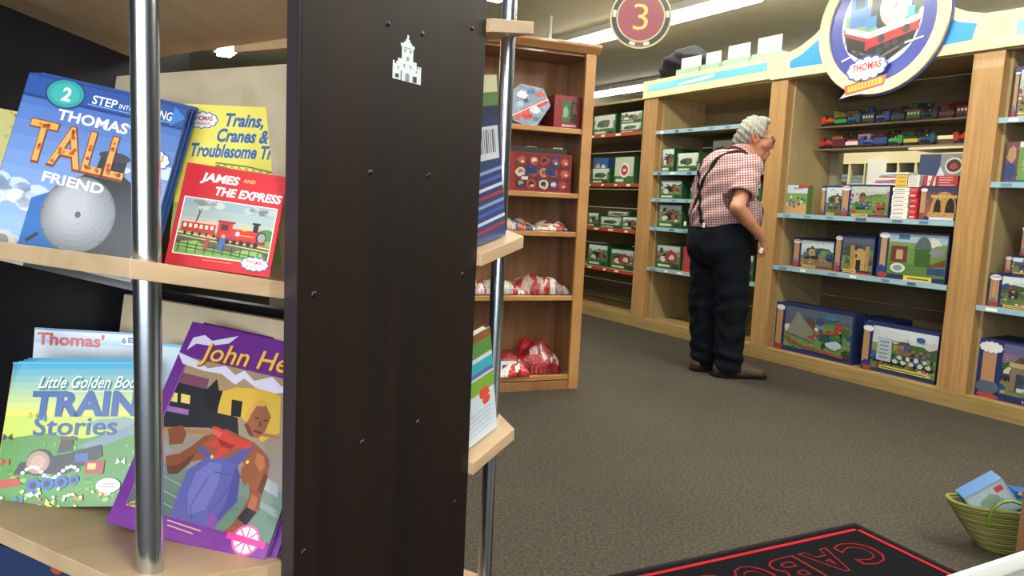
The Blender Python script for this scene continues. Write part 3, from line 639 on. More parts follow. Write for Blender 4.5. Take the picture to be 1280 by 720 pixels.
for row, z, n, rn in ((rowA, 1.795, .36, 'upper rail, front row'), (rowB, 1.85, .5, 'upper rail, back row'), (rowC, 1.628, .36, 'lower rail, front row'), (rowD, 1.675, .5, 'lower rail, back row')):
    for k, it in enumerate(row):
        if not it: continue
        o = toy(it[0], it[1], random.choice([None, 'B03232', '2A2A30'])).obj(names[it[0]], M_PAINT, None, 0, wf(-3.73 + k * .112, n, z), WRZ + (math.pi if k % 3 else 0))
        o.scale = (1.12, 1.25, 1.4)
        tag(o, '%s wooden %s, %s on the %s' % (cn[it[1]], names[it[0]].replace('_', ' '), ordn[k], rn), 'toy train', 'toy trains on the rails')

# ================================================================== SIGNS OVER THE BAYS
def board(label, pts, holes, u_ref):
    """yellow frame board built as a ring of prisms around blue panels"""
    e = empty('sign_board', wf(u_ref, 0, 0), WRZ, label, 'sign', 'yellow-framed signs over the bays')
    G().prism(pts, lambda p: (p[0] - u_ref, -0.03, p[1]), (1, 1, 1, 1), lambda p: (p[0] - u_ref, 0.0, p[1])).obj('frame_board', M_YELLOW, e, 0.004)
    for hname, hp, hc in holes:
        g = G().prism(hp, lambda p: (p[0] - u_ref, -0.033, p[1]), hc, lambda p: (p[0] - u_ref, -0.029, p[1]))
        g.obj(hname, M_GLOSS, e)
    return e
b1 = board('straight pale yellow sign frame with sky-blue panel over the green box bay', [(-5.44, 2.115), (-3.985, 2.135), (-3.985, 2.30), (-5.44, 2.27)],
      [('blue_panel', [(-5.37, 2.175), (-4.02, 2.20), (-4.02, 2.262), (-5.37, 2.238)], hx('6CC4E4'))], -5.44)
P = Print(.05); 
P.poly([(.28, .008), (.32, .018), (.36, .024), (.42, .026), (.5, .033), (.6, .037), (.61, .030), (.58, .020), (.5, .014), (.4, .01)], hx('F4FAFC'))
P.build('cloud_print', lambda x, y, l: (.07 + x * 1.35, -0.0332 - l, 2.175 + y * 1.35 + x * .024), M_GLOSS, b1, 1e-4)
C_ = -3.10
arc = [(-3.985, 2.125), (-2.335, 2.125), (-2.335, 2.33), (-2.46, 2.335), (-2.56, 2.36), (-2.66, 2.41), (-2.72, 2.5), (-3.46, 2.56), (-3.53, 2.47), (-3.62, 2.40), (-3.74, 2.335), (-3.84, 2.305), (-3.985, 2.30)]
b2 = board('pale yellow sign frame rising to the round locomotive medallion', arc,
      [('blue_panel', [(-3.81, 2.19), (-3.50, 2.19), (-3.50, 2.41), (-3.6, 2.35), (-3.72, 2.275), (-3.81, 2.245)], hx('2A9CDC')),
       ('blue_panel', [(-2.70, 2.19), (-2.52, 2.195), (-2.50, 2.285), (-2.60, 2.31), (-2.70, 2.36)], hx('2A9CDC'))], -3.985)
b3 = board('pale yellow sign frame with light blue panel at the right picture edge', [(-2.335, 2.125), (-1.0, 2.125), (-1.0, 2.31), (-2.335, 2.33)],
      [('blue_panel', [(-2.28, 2.185), (-1.05, 2.185), (-1.05, 2.25), (-2.28, 2.262)], hx('8CD4EC'))], -2.335)

# the round medallion: ring, blue field and a plain picture of an old tank engine
e = empty('round_medallion', wf(-3.10, -0.035, 2.385), WRZ, 'large round medallion with a picture of a blue steam engine, pale ring and name plaque', 'sign')
def disc(r0, r1, y0, y1, c, seg=48, sx=1.0):
    g = G(); vs = []
    for y in (y0, y1):
        for r in (r0, r1):
            for k in range(seg):
                a = 2 * math.pi * k / seg; vs.append((r * math.cos(a) * sx, y, r * math.sin(a)))
    S = seg
    fs = []
    for k in range(seg):
        n = (k + 1) % seg
        fs += [(k, S + k, S + n, n), (2 * S + k, 2 * S + n, 3 * S + n, 3 * S + k), (S + k, 3 * S + k, 3 * S + n, S + n), (k, n, 2 * S + n, 2 * S + k)]
    return g.add(vs, fs, c)
disc(0.0001, .462, -.012, 0.0, hx('4A5494')).obj('backing', M_GLOSS, e)
disc(.375, .452, -.035, -.012, hx('F0DFA0')).obj('ring', M_YELLOW, e, 0.003)
disc(0.0001, .374, -.018, -.0125, hx('3E4AA4')).obj('blue_field', M_GLOSS, e)
P = Print(1.0); W_ = .75
P.ell(.5, .53, .375, .40, hx('C8D8E0'), 0, 36); P.win = (.13, .1, .87, .93)
P.poly([(.16, .36), (.84, .46), (.84, .6), (.7, .68), (.5, .66), (.16, .6)], hx('7AA078'))
P.blob(.8, .62, .08, .09, hx('4A6A54'), 3)
P.poly([(.14, .50), (.52, .36), (.86, .48), (.80, .30), (.6, .18), (.4, .17), (.2, .3)], hx('1E1E22'))
P.poly([(.2, .50), (.2, .86), (.45, .9), (.45, .50)], hx('3A7ABC')); P.rect(.24, .66, .33, .80, hx('24506A')); P.rect(.36, .66, .42, .82, hx('C8C488'))
P.ell(.285, .80, .035, .035, hx('C8B048')); P.ell(.285, .80, .02, .02, hx('2A66A8'))
P.poly([(.40, .48), (.40, .82), (.56, .84), (.60, .48)], hx('3A3A40')); P.ell(.60, .62, .18, .22, hx('26262A')); P.ell(.625, .625, .145, .172, hx('B4B6B4')); P.ell(.625, .63, .115, .135, hx('D2D4D0')); P.rect(.56, .84, .66, .97, hx('26262A'))
P.ell(.625, .63, .022, .026, hx('8A8C90'))
P.poly([(.36, .46), (.36, .56), (.46, .58), (.46, .48)], hx('3A8AC8')); P.poly([(.74, .50), (.74, .60), (.80, .60), (.80, .52)], hx('5ABADC'))
P.poly([(.16, .46), (.40, .37), (.84, .47), (.84, .52), (.40, .44), (.16, .515)], hx('F0EEE8'))
P.poly([(.15, .47), (.40, .385), (.40, .28), (.37, .29), (.37, .36), (.15, .44)], hx('A82A2E')); P.poly([(.40, .30), (.85, .40), (.85, .47), (.40, .385)], hx('C42A2C'))
P.ell(.52, .37, .035, .035, hx('3A3A40')); P.ell(.74, .42, .035, .035, hx('3A3A40'))
P.line([(.25, .3), (.5, .2), (.78, .32)], .02, hx('6A6A6A'))
for k in range(7): P.ell(.3 + k * .07, .27 - .05 * math.sin(k), .03, .03, hx('3A3A40'))
P.full(); P.line([(.15, .22), (.24, .25)], .014, hx('E8E8F0')); P.line([(.74, .30), (.90, .33)], .014, hx('E8E8F0'))
P.build('engine_picture', lambda x, y, l: (-W_ / 2 + x * W_, -.018 - l, -W_ / 2 + y * W_), M_GLOSS, e, 1.2e-4)
P = Print(.85)
P.poly([(.0, .10), (.14, .22), (.5, .20), (.86, .26), (1.0, .22), (.85, .14), (.5, .12), (.2, .12)], hx('C4C8D4'))
P.poly([(.12, .14), (.86, .20), (.90, .38), (.08, .32)], hx('D86A3A')); P.poly([(.16, .19), (.82, .24), (.82, .34), (.16, .29)], hx('E8C860'))
for k in range(9): P.rect(.2 + k * .065, .215 + k * .004, .235 + k * .065, .285 + k * .004, hx('C08A40'))
badge(P, .5, .55, .38, None)
P.text('THOMAS', .5, .53, .17, hx('D03A3C'), 'C', .03, width=.56); P.text('& FRIENDS', .5, .42, .09, hx('D88A90'), 'C', .01, width=.42)
P.build('name_plaque', lambda x, y, l: (-.24 + x * .37, -.038 - l, -.50 + y * .37 + x * .03), M_GLOSS, e, 3e-4)

# pale trays with cards standing on top of the bays, behind the straight sign
for k, (a, b, zc, lb) in enumerate([(-5.16, -4.87, 2.43, 'leftmost'), (-4.86, -4.64, 2.435, 'second from left'), (-4.61, -4.33, 2.455, 'third from left'), (-4.30, -4.02, 2.47, 'rightmost')]):
    e = empty('card_tray', wf(a, .1, TOPZ + .02), WRZ, 'pale green tray with white card on top of the bay, %s of four' % lb, 'tray', 'trays of cards above the bay')
    w = b - a - .01; z2 = 2.36 + .004 * k - TOPZ - .02
    G().box(0, w, 0, .01, 0, z2, hx('9CBCA8')).box(0, w, .13, .14, 0, z2, hx('9CBCA8')).box(0, .01, .01, .13, 0, z2, hx('8AAC98')).box(w - .01, w, .01, .13, 0, z2, hx('8AAC98')).box(0.01, w - .01, .01, .13, 0, .01, hx('8AAC98')).obj('tray', M_GLOSS, e)
    cg = G().box(.02, w - .02, .04, .044, .01, zc + .012 - TOPZ, hx('FAFCF8'))
    for j in range(3): cg.box(.04, w - .05, .0385, .0399, zc - TOPZ - .05 - j * .022, zc - TOPZ - .046 - j * .022, hx('C8CCC8'))
    cg.obj('card', M_PAPER, e)
# dark soft bag behind the trays
bm = bmesh.new(); bmesh.ops.create_icosphere(bm, subdivisions=4, radius=1)
rr = random.Random(3)
for v in bm.verts:
    q = v.co.copy(); s = 1 + .12 * math.sin(q.x * 5 + 1) * math.cos(q.y * 4) + .06 * math.sin(q.z * 11 + q.x * 7)
    v.co = Vector((q.x * .34 * s, q.y * .13 * s, max(-.98, q.z) * .19 * s + .30))
me = bpy.data.meshes.new('soft_bag'); bm.to_mesh(me); bm.free(); [setattr(p, 'use_smooth', True) for p in me.polygons]
ca = me.color_attributes.new('Col', 'FLOAT_COLOR', 'CORNER'); ca.data.foreach_set('color', list(hx('242426')) * len(me.loops)); me.materials.append(M_CLOTH)
o = bpy.data.objects.new('soft_bag', me); COL.objects.link(o); o.location = wf(-5.35, .40, TOPZ + .02); o.rotation_euler = (0, 0, WRZ)
tag(o, 'dark grey soft bag lying on top of the bay behind the card trays', 'bag')
# teal toy wagon on the right-hand sign bay
e = empty('teal_crate', wf(-2.36, .12, TOPZ + .02), WRZ, 'teal green toy crate on top of the right-hand bay', 'toy')
g = G().box(0, .4, 0, .2, 0, .215, hx('5AB49A')).box(.05, .36, .0, .2, .215, .27, hx('7AC8AE'))
for k in range(5): g.box(.0, .4, -.006, 0, .02 + k * .045, .05 + k * .045, hx('8AD0B8'))
g.obj('body', M_PAINT, e, .004)

# hanging number badge
e = empty('number_badge', (0.50, 3.33, 1.94), R(-8), 'round maroon badge with a yellow number 3 hanging from the ceiling', 'sign')
def dsc(r, y0, y1, c): return G().tube([(0, y1, 0), (0, y0, 0)], r, 48, c, False)
dsc(.131, -.004, .006, hx('E8D890')).obj('outer_rim', M_GLOSS, e)
dsc(.124, -.006, -.004, hx('26282E')).obj('black_ring', M_GLOSS, e)
for a0, a1 in ((248, 292), (165, 180), (0, 14)):
    g = G(); seg = [(math.cos(R(a)), math.sin(R(a))) for a in np.linspace(a0, a1, 8)]
    vs = [(p[0] * r, -.0065, p[1] * r) for p in seg for r in (.106, .121)]
    g.add(vs, [(2 * i, 2 * i + 1, 2 * i + 3, 2 * i + 2) for i in range(7)], hx('E8E4D0')); g.obj('ring_mark', M_GLOSS, e)
G().box(-.018, .018, -.0078, -.0067, -.119, -.107, hx('7A3A3C')).obj('ring_label', M_GLOSS, e)
dsc(.104, -.009, -.006, hx('E8D890')).obj('inner_rim', M_GLOSS, e)
dsc(.098, -.011, -.009, hx('A8404C')).obj('maroon_disc', M_GLOSS, e)  # maroon lightened to carry the glare on the badge
P = Print(1.0); P.text('3', .5, .20, .88, hx('F0D868'), 'C', -.006, sx=1.15)
P.build('number', lambda x, y, l: (-.09 + x * .18, -.0115 - l, -.09 + y * .18), M_GLOSS, e, 3e-4)
G().tube([(-.05, .001, .12), (-.05, .001, CEIL - 1.94)], .0012, 6, hx('C8C8C0')).obj('wire', M_PAINT, e)
G().tube([(.05, .001, .12), (.05, .001, CEIL - 1.94)], .0012, 6, hx('C8C8C0')).obj('wire', M_PAINT, e)
# ================================================================== CHERRY BOOKCASE
CRZ = R(21.3)
CP = Vector((0.43272, 4.49321, 0)); CX = Vector((math.cos(CRZ), math.sin(CRZ), 0)); CY = Vector((-math.sin(CRZ), math.cos(CRZ), 0))
def cf(x, n, z): return CP + CX * x + CY * n + Vector((0, 0, z))
e = empty('bookcase', tuple(cf(0, 0, 0)), CRZ, 'freestanding cherry wood bookcase with moulded top between kiosk and wall bays', 'bookcase')
CW, CD = -0.95, 0.34
G().box(-.065, 0, 0, .022, 0, 2.0).obj('face_stile', M_CASEE, e, .003)
G().box(CW, CW + .065, 0, .022, 0, 2.0).obj('face_stile', M_CASEE, e, .003)
G().box(-.03, -.006, .022, CD, 0, 2.0).obj('side_panel', M_CASE, e)
G().box(CW + .006, CW + .03, .022, CD, 0, 2.0).obj('side_panel', M_CASE, e)
G().box(CW + .03, -.03, CD - .012, CD, .05, 2.0).obj('back_panel', M_CASE, e)
G().box(CW + .065, -.065, .004, .022, 0, .055).obj('kick_board', M_CASE, e, .002)
G().prism([(0.0, 2.0), (-.03, 2.035), (-.03, 2.052), (CD, 2.052), (CD, 2.0)], lambda p: (CW - .02, p[0], p[1]), (1, 1, 1, 1), lambda p: (.02, p[0], p[1])).obj('cornice', M_CASEE, e, .003)
G().box(CW + .03, -.03, .022, CD, 1.985, 2.0).obj('top_panel', M_CASE, e)
CSH = [.09, .578, .962, 1.19, 1.568]
for z in CSH:
    s = G().box(CW + .03, -.03, .03, CD - .012, z - .026, z - .001).obj('shelf', M_CASE, e)
    G().box(CW + .045, -.045, .010, .03, z - .03, z).obj('shelf_edge', M_CASEE, s, .003)
def cprod(x0, x1, z, h, n, d, style, label, seed, name='boxed_toy'):
    return prod(x0, x1, z, z + h, n, d, style, label, 'boxed toys in the cherry bookcase', seed, cf, CRZ, name)
cprod(-.231, -.06, CSH[4], .19, .05, .2, 'redgreen', 'red box with green window on the top shelf of the cherry bookcase', 3)
o = cprod(-.50, -.10, CSH[3], .225, .05, .2, 'figures', 'big red box of round toy pictures on the second bookcase shelf', 9)
# tray of small things lying on the big red box
e = empty('display_tray', tuple(cf(-.49, .06, CSH[3] + .226)), CRZ, 'dark flat tray with pale packets lying on the big red box', 'tray')
G().box(0, .36, 0, .16, 0, .008, hx('3A3634')).box(0, .36, 0, .006, .008, .03, hx('3A3634')).box(0, .36, .154, .16, .008, .03, hx('3A3634')).box(0, .006, .006, .154, .008, .03, hx('3A3634')).box(.354, .36, .006, .154, .008, .03, hx('3A3634')).obj('tray', M_GLOSS, e)
for k in range(4): G().box(.02 + k * .085, .09 + k * .085, .02, .14, .008, .032 + .008 * (k % 2), hx(['B8B4A8', '6A6A66', 'C8C4B8', '8A8478'][k])).obj('packet', M_WRAP, e, .006)
# faceted clear pack with blue-white-red card on the top shelf
e = empty('hexagonal_pack', tuple(cf(-.385, .06, CSH[4])), CRZ, 'six-sided clear plastic pack with blue and red striped card, top bookcase shelf', 'toy pack')
hp = [(-.135, .125), (-.095, .02), (-.02, 0), (.05, .0), (.135, .13), (.085, .22), (-.06, .235), (-.115, .19)]
G().prism(hp, lambda p: (p[0], 0, p[1]), hx('A8B4C4'), lambda p: (p[0] * .92, .10, .005 + p[1] * .92)).obj('shell', M_WRAP, e, .008)
P = Print(1.0)
Q = [(p[0] / .27 + .5, p[1] / .27 + .06) for p in hp]; P.poly(Q, hx('8E9CB4'))
cx_, cy_ = .5, .5
P.poly([(.1, .28), (.9, .70), (.93, .58), (.2, .16)], hx('D4604C')); P.blob(.3, .72, .12, .09, hx('E4E4EC'), 2); P.blob(.52, .8, .1, .06, hx('5A7AB0'), 3); P.blob(.62, .42, .14, .08, hx('DCE4F0'), 4); P.blob(.45, .25, .12, .07, hx('C84838'), 5)
P.blob(.72, .76, .1, .06, hx('D87060'), 6); P.blob(.25, .5, .1, .08, hx('B8C8E0'), 7); P.blob(.65, .22, .08, .05, hx('4A6AA0'), 8); P.blob(.4, .6, .06, .05, hx('40588A'), 9)
P.poly([(.08, .26), (.92, .68), (.92, .66), (.09, .24)], hx('F0E8E0'))
P.build('printed_card', lambda x, y, l: ((x - .5) * .26, -.009 - l, (y - .06) * .26), M_WRAP, e, 8e-5)

def pouch(name, w, d, h, cols, seed, loc, rz, label, group, mat=None, cat='bag'):
    """crumpled clear-wrapped packet: pillow with folds, coloured in patches by what lies inside"""
    rr = random.Random(seed); bm = bmesh.new(); nx, ny = 34, 22
    ph = [rr.uniform(0, 6.28) for _ in range(8)]; fr = [rr.uniform(3, 7) for _ in range(8)]
    def H_(u, v, s):
        edge = (max(0, 1 - abs(2 * u - 1) ** 3.2) * max(0, 1 - abs(2 * v - 1) ** 2.6)) ** .55
        wv = .72 + .12 * math.sin(fr[0] * u + 5 * v + ph[0]) + .09 * math.sin(fr[1] * v + 3 * u + ph[1]) + .08 * math.sin(fr[2] * (u + v) + ph[2]) + .05 * math.sin(2.2 * fr[3] * (u - v) + ph[3])
        return edge * h * (max(.12, wv) if s else .0)
    rings = []
    for s in (1, 0):
        grid = [[None] * (ny + 1) for _ in range(nx + 1)]
        for i in range(nx + 1):
            for j in range(ny + 1):
                u, v = i / nx, j / ny
                x = (u - .5) * w * (1 + .05 * math.sin(9 * v + ph[4])); y = (v - .5) * d * (1 + .06 * math.sin(8 * u + ph[5]))
                if s == 0 and (i in (0, nx) or j in (0, ny)): grid[i][j] = rings[0][i][j]
                else: grid[i][j] = bm.verts.new((x, y, H_(u, v, s) + (.004 if s else .001)))
        rings.append(grid)
        for i in range(nx):
            for j in range(ny):
                q = [grid[i][j], grid[i + 1][j], grid[i + 1][j + 1], grid[i][j + 1]]
                bm.faces.new(q if s else q[::-1]).smooth = (i + j) % 3 != 0
    me = bpy.data.meshes.new(name); bm.to_mesh(me); bm.free()
    ca = me.color_attributes.new('Col', 'FLOAT_COLOR', 'CORNER'); cl = [hx(c) for c in cols]
    seeds = [(rr.uniform(-w / 2, w / 2), rr.uniform(-d / 2, d / 2), cl[k % len(cl)]) for k in range(len(cl) * 9)]
    arr = []
    for p in me.polygons:
        c = p.center; b = min(seeds, key=lambda s: (s[0] - c.x) ** 2 + (s[1] - c.y) ** 2)[2]
        jt = rr.uniform(.72, 1.15); arr += [b[0] * jt, b[1] * jt, b[2] * jt, 1.0] * p.loop_total
    ca.data.foreach_set('color', arr); me.materials.append(mat or M_WRAP)
    o = bpy.data.objects.new(name, me); COL.objects.link(o); o.location = loc; o.rotation_euler = (0, 0, rz)
    return tag(o, label, cat, group)
gb = 'wrapped packets in the cherry bookcase'
W1 = ['C8B8A8', 'B03028', '3A3A5A', 'D8D0C0', '8A3A34']
pouch('wrapped_packet', .21, .2, .075, W1, 1, cf(-.66, .16, CSH[2]), CRZ, 'flat wrapped packet farthest left on third bookcase shelf', gb)
pouch('wrapped_packet', .24, .2, .08, ['B84838', 'D8D0C0', 'C8C0A8', '2A3A6A'], 2, cf(-.42, .15, CSH[2]), CRZ + .1, 'flat red and cream wrapped packet on the third bookcase shelf', gb)
pouch('wrapped_packet', .22, .2, .07, ['C8B898', '2A3A5A', 'C05040', 'E0D8C8'], 3, cf(-.19, .15, CSH[2]), CRZ - .1, 'flat cream and navy packet at right end of third bookcase shelf', gb)
W2 = ['B8A8A0', '9A2A28', 'D0C8C4', '8A7A78', 'A88A84']
pouch('wrapped_packet', .24, .22, .11, ['B8B0AC', 'A83430', 'B8A8A0'], 4, cf(-.70, .16, CSH[1]), CRZ, 'crumpled clear bag mostly behind the steel pole, fourth bookcase shelf', gb)
pouch('wrapped_packet', .26, .22, .10, ['C0B8B0', 'C8C0BC', 'A82C2A'], 5, cf(-.49, .15, CSH[1]), CRZ + .2, 'crumpled mostly white clear bag on the fourth bookcase shelf', gb)
pouch('wrapped_packet', .36, .22, .125, W2, 6, cf(-.24, .16, CSH[1]), CRZ - .1, 'large crumpled bag of dull red and clear film, fourth bookcase shelf', gb)
pouch('wrapped_packet', .25, .22, .19, ['A8A4A4', '7A7478', 'A83034'], 7, cf(-.72, .16, CSH[0]), CRZ, 'grey clear bag at the left of the lowest bookcase shelf', gb)
pouch('wrapped_packet', .27, .24, .17, ['8A2A30', '8A7A7A', '8A8284', 'A82830'], 8, cf(-.47, .17, CSH[0]), CRZ + .15, 'red and grey crumpled bag in middle of the lowest bookcase shelf', gb)
pouch('wrapped_packet', .30, .24, .235, ['8E1A24', 'A42630', '6E161E', 'B8A0A0', '9A1C26'], 9, cf(-.235, .17, CSH[0]), CRZ - .1, 'bright red shiny bag at the right of the lowest bookcase shelf', gb)
pouch('wrapped_packet', .20, .12, .09, ['E4E0DC', 'C42830', '7A1A20'], 10, cf(-.42, .055, CSH[0]), CRZ, 'small white and red packet at front of lowest bookcase shelf', gb)
tag(G().box(-.07, .07, 0, .01, 0, .09, hx('E8E8E4')).box(-.02, .02, -.001, 0, .02, .07, hx('3A4A6A')).obj('label_card', M_PAPER, None, 0, cf(-.47, .035, CSH[0]), CRZ), 'white card with a dark mark leaning before the red bags', 'card')

# ================================================================== BOOK KIOSK (two back-to-back bays between dark end panels)
KRZ = R(60)
KO = Vector((-0.2144, 0.7397, 0)); K1 = Vector((math.cos(KRZ), math.sin(KRZ), 0)); K2 = Vector((-math.sin(KRZ), math.cos(KRZ), 0))
def kf(a, b, z=0): return KO + K1 * a + K2 * b + Vector((0, 0, z))
kiosk = empty('book_kiosk', tuple(KO), KRZ, 'dark wood book kiosk with maple shelves and steel poles filling the left foreground', 'display stand')
KT = H + .62
def hA(e1): return H - .092 - .19 * e1            # near bay shelf surface
def hB(e1): return H - .052 - .187 * (.444 - e1)  # far bay shelf surface
p1 = G().box(0, .3285, 0, .018, .02, KT).obj('side_panel', M_WENGE, kiosk, .0012); tag(p1, 'near dark side panel with screw plugs and a white castle emblem')
G().box(-.001, .0, .0005, .0175, .02, KT).obj('edge_band', M_EDGE, p1)
for a, z in [(.105, .024), (.212, .026), (.294, -.101), (.023, -.105), (.206, -.284), (.102, -.283), (.128, .188), (.190, .190), (.294, .219), (.014, -.38), (.297, -.42), (.16, -.56), (.03, .28), (.2, .45)]:
    M = Matrix.Rotation(R(90), 4, 'X')
    G().lathe([(0.0001, .0016), (.002, .0015), (.0033, .0009), (.0038, 0)], (a, 0, H + z), (0, 0, 0, 1), 14, M).obj('screw_plug', M_PLUG, p1)
# white castle emblem
P = Print(1.35); WH = hx('DCE2E6'); GY = hx('8A9298')
P.rect(.30, .0, .70, 1.04, WH); P.rect(.26, .98, .74, 1.08, WH); P.rect(.36, 1.08, .64, 1.14, WH); P.rect(.42, 1.14, .58, 1.22, WH); P.rect(.47, 1.22, .53, 1.35, WH)
P.rect(.0, .0, .30, .44, WH); P.rect(.70, .0, 1.0, .44, WH); P.rect(.17, .44, .30, .62, WH); P.rect(.70, .44, .83, .62, WH)
for x in (.0, .11, .86, .94): P.rect(x, .44, x + .06, .52, WH)
for x, y, w, h in [(.37, .84, .07, .09), (.56, .84, .07, .09), (.46, .60, .09, .12), (.36, .40, .06, .09), (.58, .40, .06, .09), (.16, .30, .05, .09), (.80, .30, .05, .09)]: P.rect(x, y, x + w, y + h, GY)
P.rect(.34, .96, .66, .985, GY); P.rect(.43, .0, .57, .18, GY); P.ell(.5, .18, .07, .07, GY, 0, 12); P.rect(.27, .0, .30, .28, hx('2A2A2C')); P.rect(.70, .02, .84, .20, hx('2A2A2C')); P.rect(.08, .05, .2, .16, hx('2A2A2C'))
P.build('castle_emblem', lambda x, y, l: (.138 + x * .052, -l * .5, H + .131 + y * .0385), M_PAPER, p1, 4e-5)
G().box(-.16, .22, .462, .480, .02, KT).obj('side_panel', M_DARK, kiosk, .0012)
G().box(.2205, .40, .486, .504, .02, H - .12).obj('side_panel', M_DARK, kiosk, .0012)
G().box(.150, .165, .019, .461, .12, H - .155).obj('centre_board', M_DARK, kiosk)
G().box(.0, .40, .019, .461, .03, .12).obj('plinth', M_DARK, kiosk)
th = .0175
def shelf(poly, hf, lev, label=None):
    g = G().prism(poly, lambda p: (p[0], p[1], hf(p[0]) + lev - th), (1, 1, 1, 1), lambda p: (p[0], p[1], hf(p[0]) + lev))
    o = g.obj('shelf', M_MAPLE, kiosk, .0008)
    return tag(o, label) if label else o
NEARP = [(.001, .0185), (-.019, .0185), (-.147, .047), (-.157, .30), (-.150, .4615), (.149, .4615), (.149, .0185)]
TOPN = [(.001, .0185), (-.019, .0185), (-.147, .047), (-.157, .30), (-.150, .4615), (.135, .4615), (.105, .0185)]
FARP = [(.166, .0185), (.3290, .0185), (.3290, -.008), (.445, -.007), (.50, .07), (.50, .43), (.36, .4615), (.166, .4615)]
FART = [(.30, .0185), (.3290, .0185), (.3290, -.008), (.445, -.007), (.50, .07), (.50, .43), (.36, .4615), (.30, .4615)]
for lev in (-.596, -.298, 0.0): shelf(NEARP, hA, lev); shelf(FARP, hB, lev)
shelf(TOPN, hA, .309); shelf(FART, hB, .312)
def kpole(a, b, r):
    g = G().tube([(a, b, .05), (a, b, KT)], r, 28, (1, 1, 1, 1)); o = g.obj('pole', M_CHROME, kiosk)
    tag(o, 'brushed steel pole')
    G().lathe([(r * 2, 0), (r * 2, .006), (r * 1.3, .02), (r, .03)], (a, b, .03), (1, 1, 1, 1), 20).obj('pole_foot', M_CHROME, o)
kpole(-.113, .074, .0122); kpole(.462, .046, .0112)
kpole(-.113, .40, .0122); kpole(.462, .40, .0112)
# ledge boards the books lean on
def ledge(e1, z0, z1, b0, b1, label=None):
    o = G().prism([(b0, z0), (b1, z0), (b1 - .012, z1), (b0, z1)], lambda p: (e1 + (p[1] - z0) * .12, p[0], H + p[1]), (1, 1, 1, 1), lambda p: (e1 + .009 + (p[1] - z0) * .12, p[0], H + p[1]))
    o = o.obj('ledge_board', M_LEDGE, kiosk, .0008)
ledge(.062, -.10, .144, .02, .455); ledge(.062, -.40, -.155, .02, .445); ledge(.062, -.70, -.45, .02, .445)

# ---------------------------------------------------------------- books
def book(BL, BR, TL, thick, label, art_fn, cover='E8E4DC', spine=None, group='books on the kiosk shelves', pages='E6E0D0', over=.002, name='book', glossy=True):
    """BL, BR, TL world corners of the front cover"""
    X = (BR - BL); w = X.length; X = X.normalized(); Y = TL - BL; h_ = Y.length; Y = (Y - X * Y.dot(X)).normalized(); h = (TL - BL).dot(Y)
    Z = X.cross(Y)       # towards the reader
    M = Matrix(((X.x, Y.x, Z.x, BL.x), (X.y, Y.y, Z.y, BL.y), (X.z, Y.z, Z.z, BL.z), (0, 0, 0, 1)))
    e = empty(name, label=label, cat='book', group=group, M=M)
    c = hx(cover); sp = hx(spine or cover)
    G().box(0, w, 0, h, -.0012, 0, c).obj('front_cover', M_GLOSS, e, .0004)
    G().box(0, w, 0, h, -thick, -thick + .0012, c).obj('back_cover', M_GLOSS, e, .0004)
    G().box(-.0008, .0012, 0, h, -thick, 0, sp).obj('spine', M_GLOSS, e, .0003)
    pg = G()
    n = max(3, int(thick / .0012))
    for k in range(n):
        z0 = -thick + .0014 + (thick - .0028) * k / n
        pg.box(.0015, w - over, over, h - over, z0, z0 + (thick - .0028) / n * .8, hx(pages))
    pg.obj('pages', M_PAPER, e)['kind'] = 'stuff'
    P = Print(h / w); art_fn(P)
    P.build('cover_print', lambda x, y, l: (x * w, y * w, .0001 + l), M_GLOSS if glossy else M_PAPER, e, 1.5e-5)
    return e
def kq(a, b, z): return kf(a, b, H + z)
def cloud(P, x, y, s, c='F0F4FA', seed=1):
    rr = random.Random(seed); P.l += 1
    for k in range(9):
        cx, cy, r = x + rr.uniform(-1, 1) * s, y + rr.uniform(-.3, .35) * s * .6, s * rr.uniform(.25, .45)
        P.poly([(cx + r * math.cos(t * .5236), cy + r * .7 * math.sin(t * .5236)) for t in range(12)], hx(c), False)

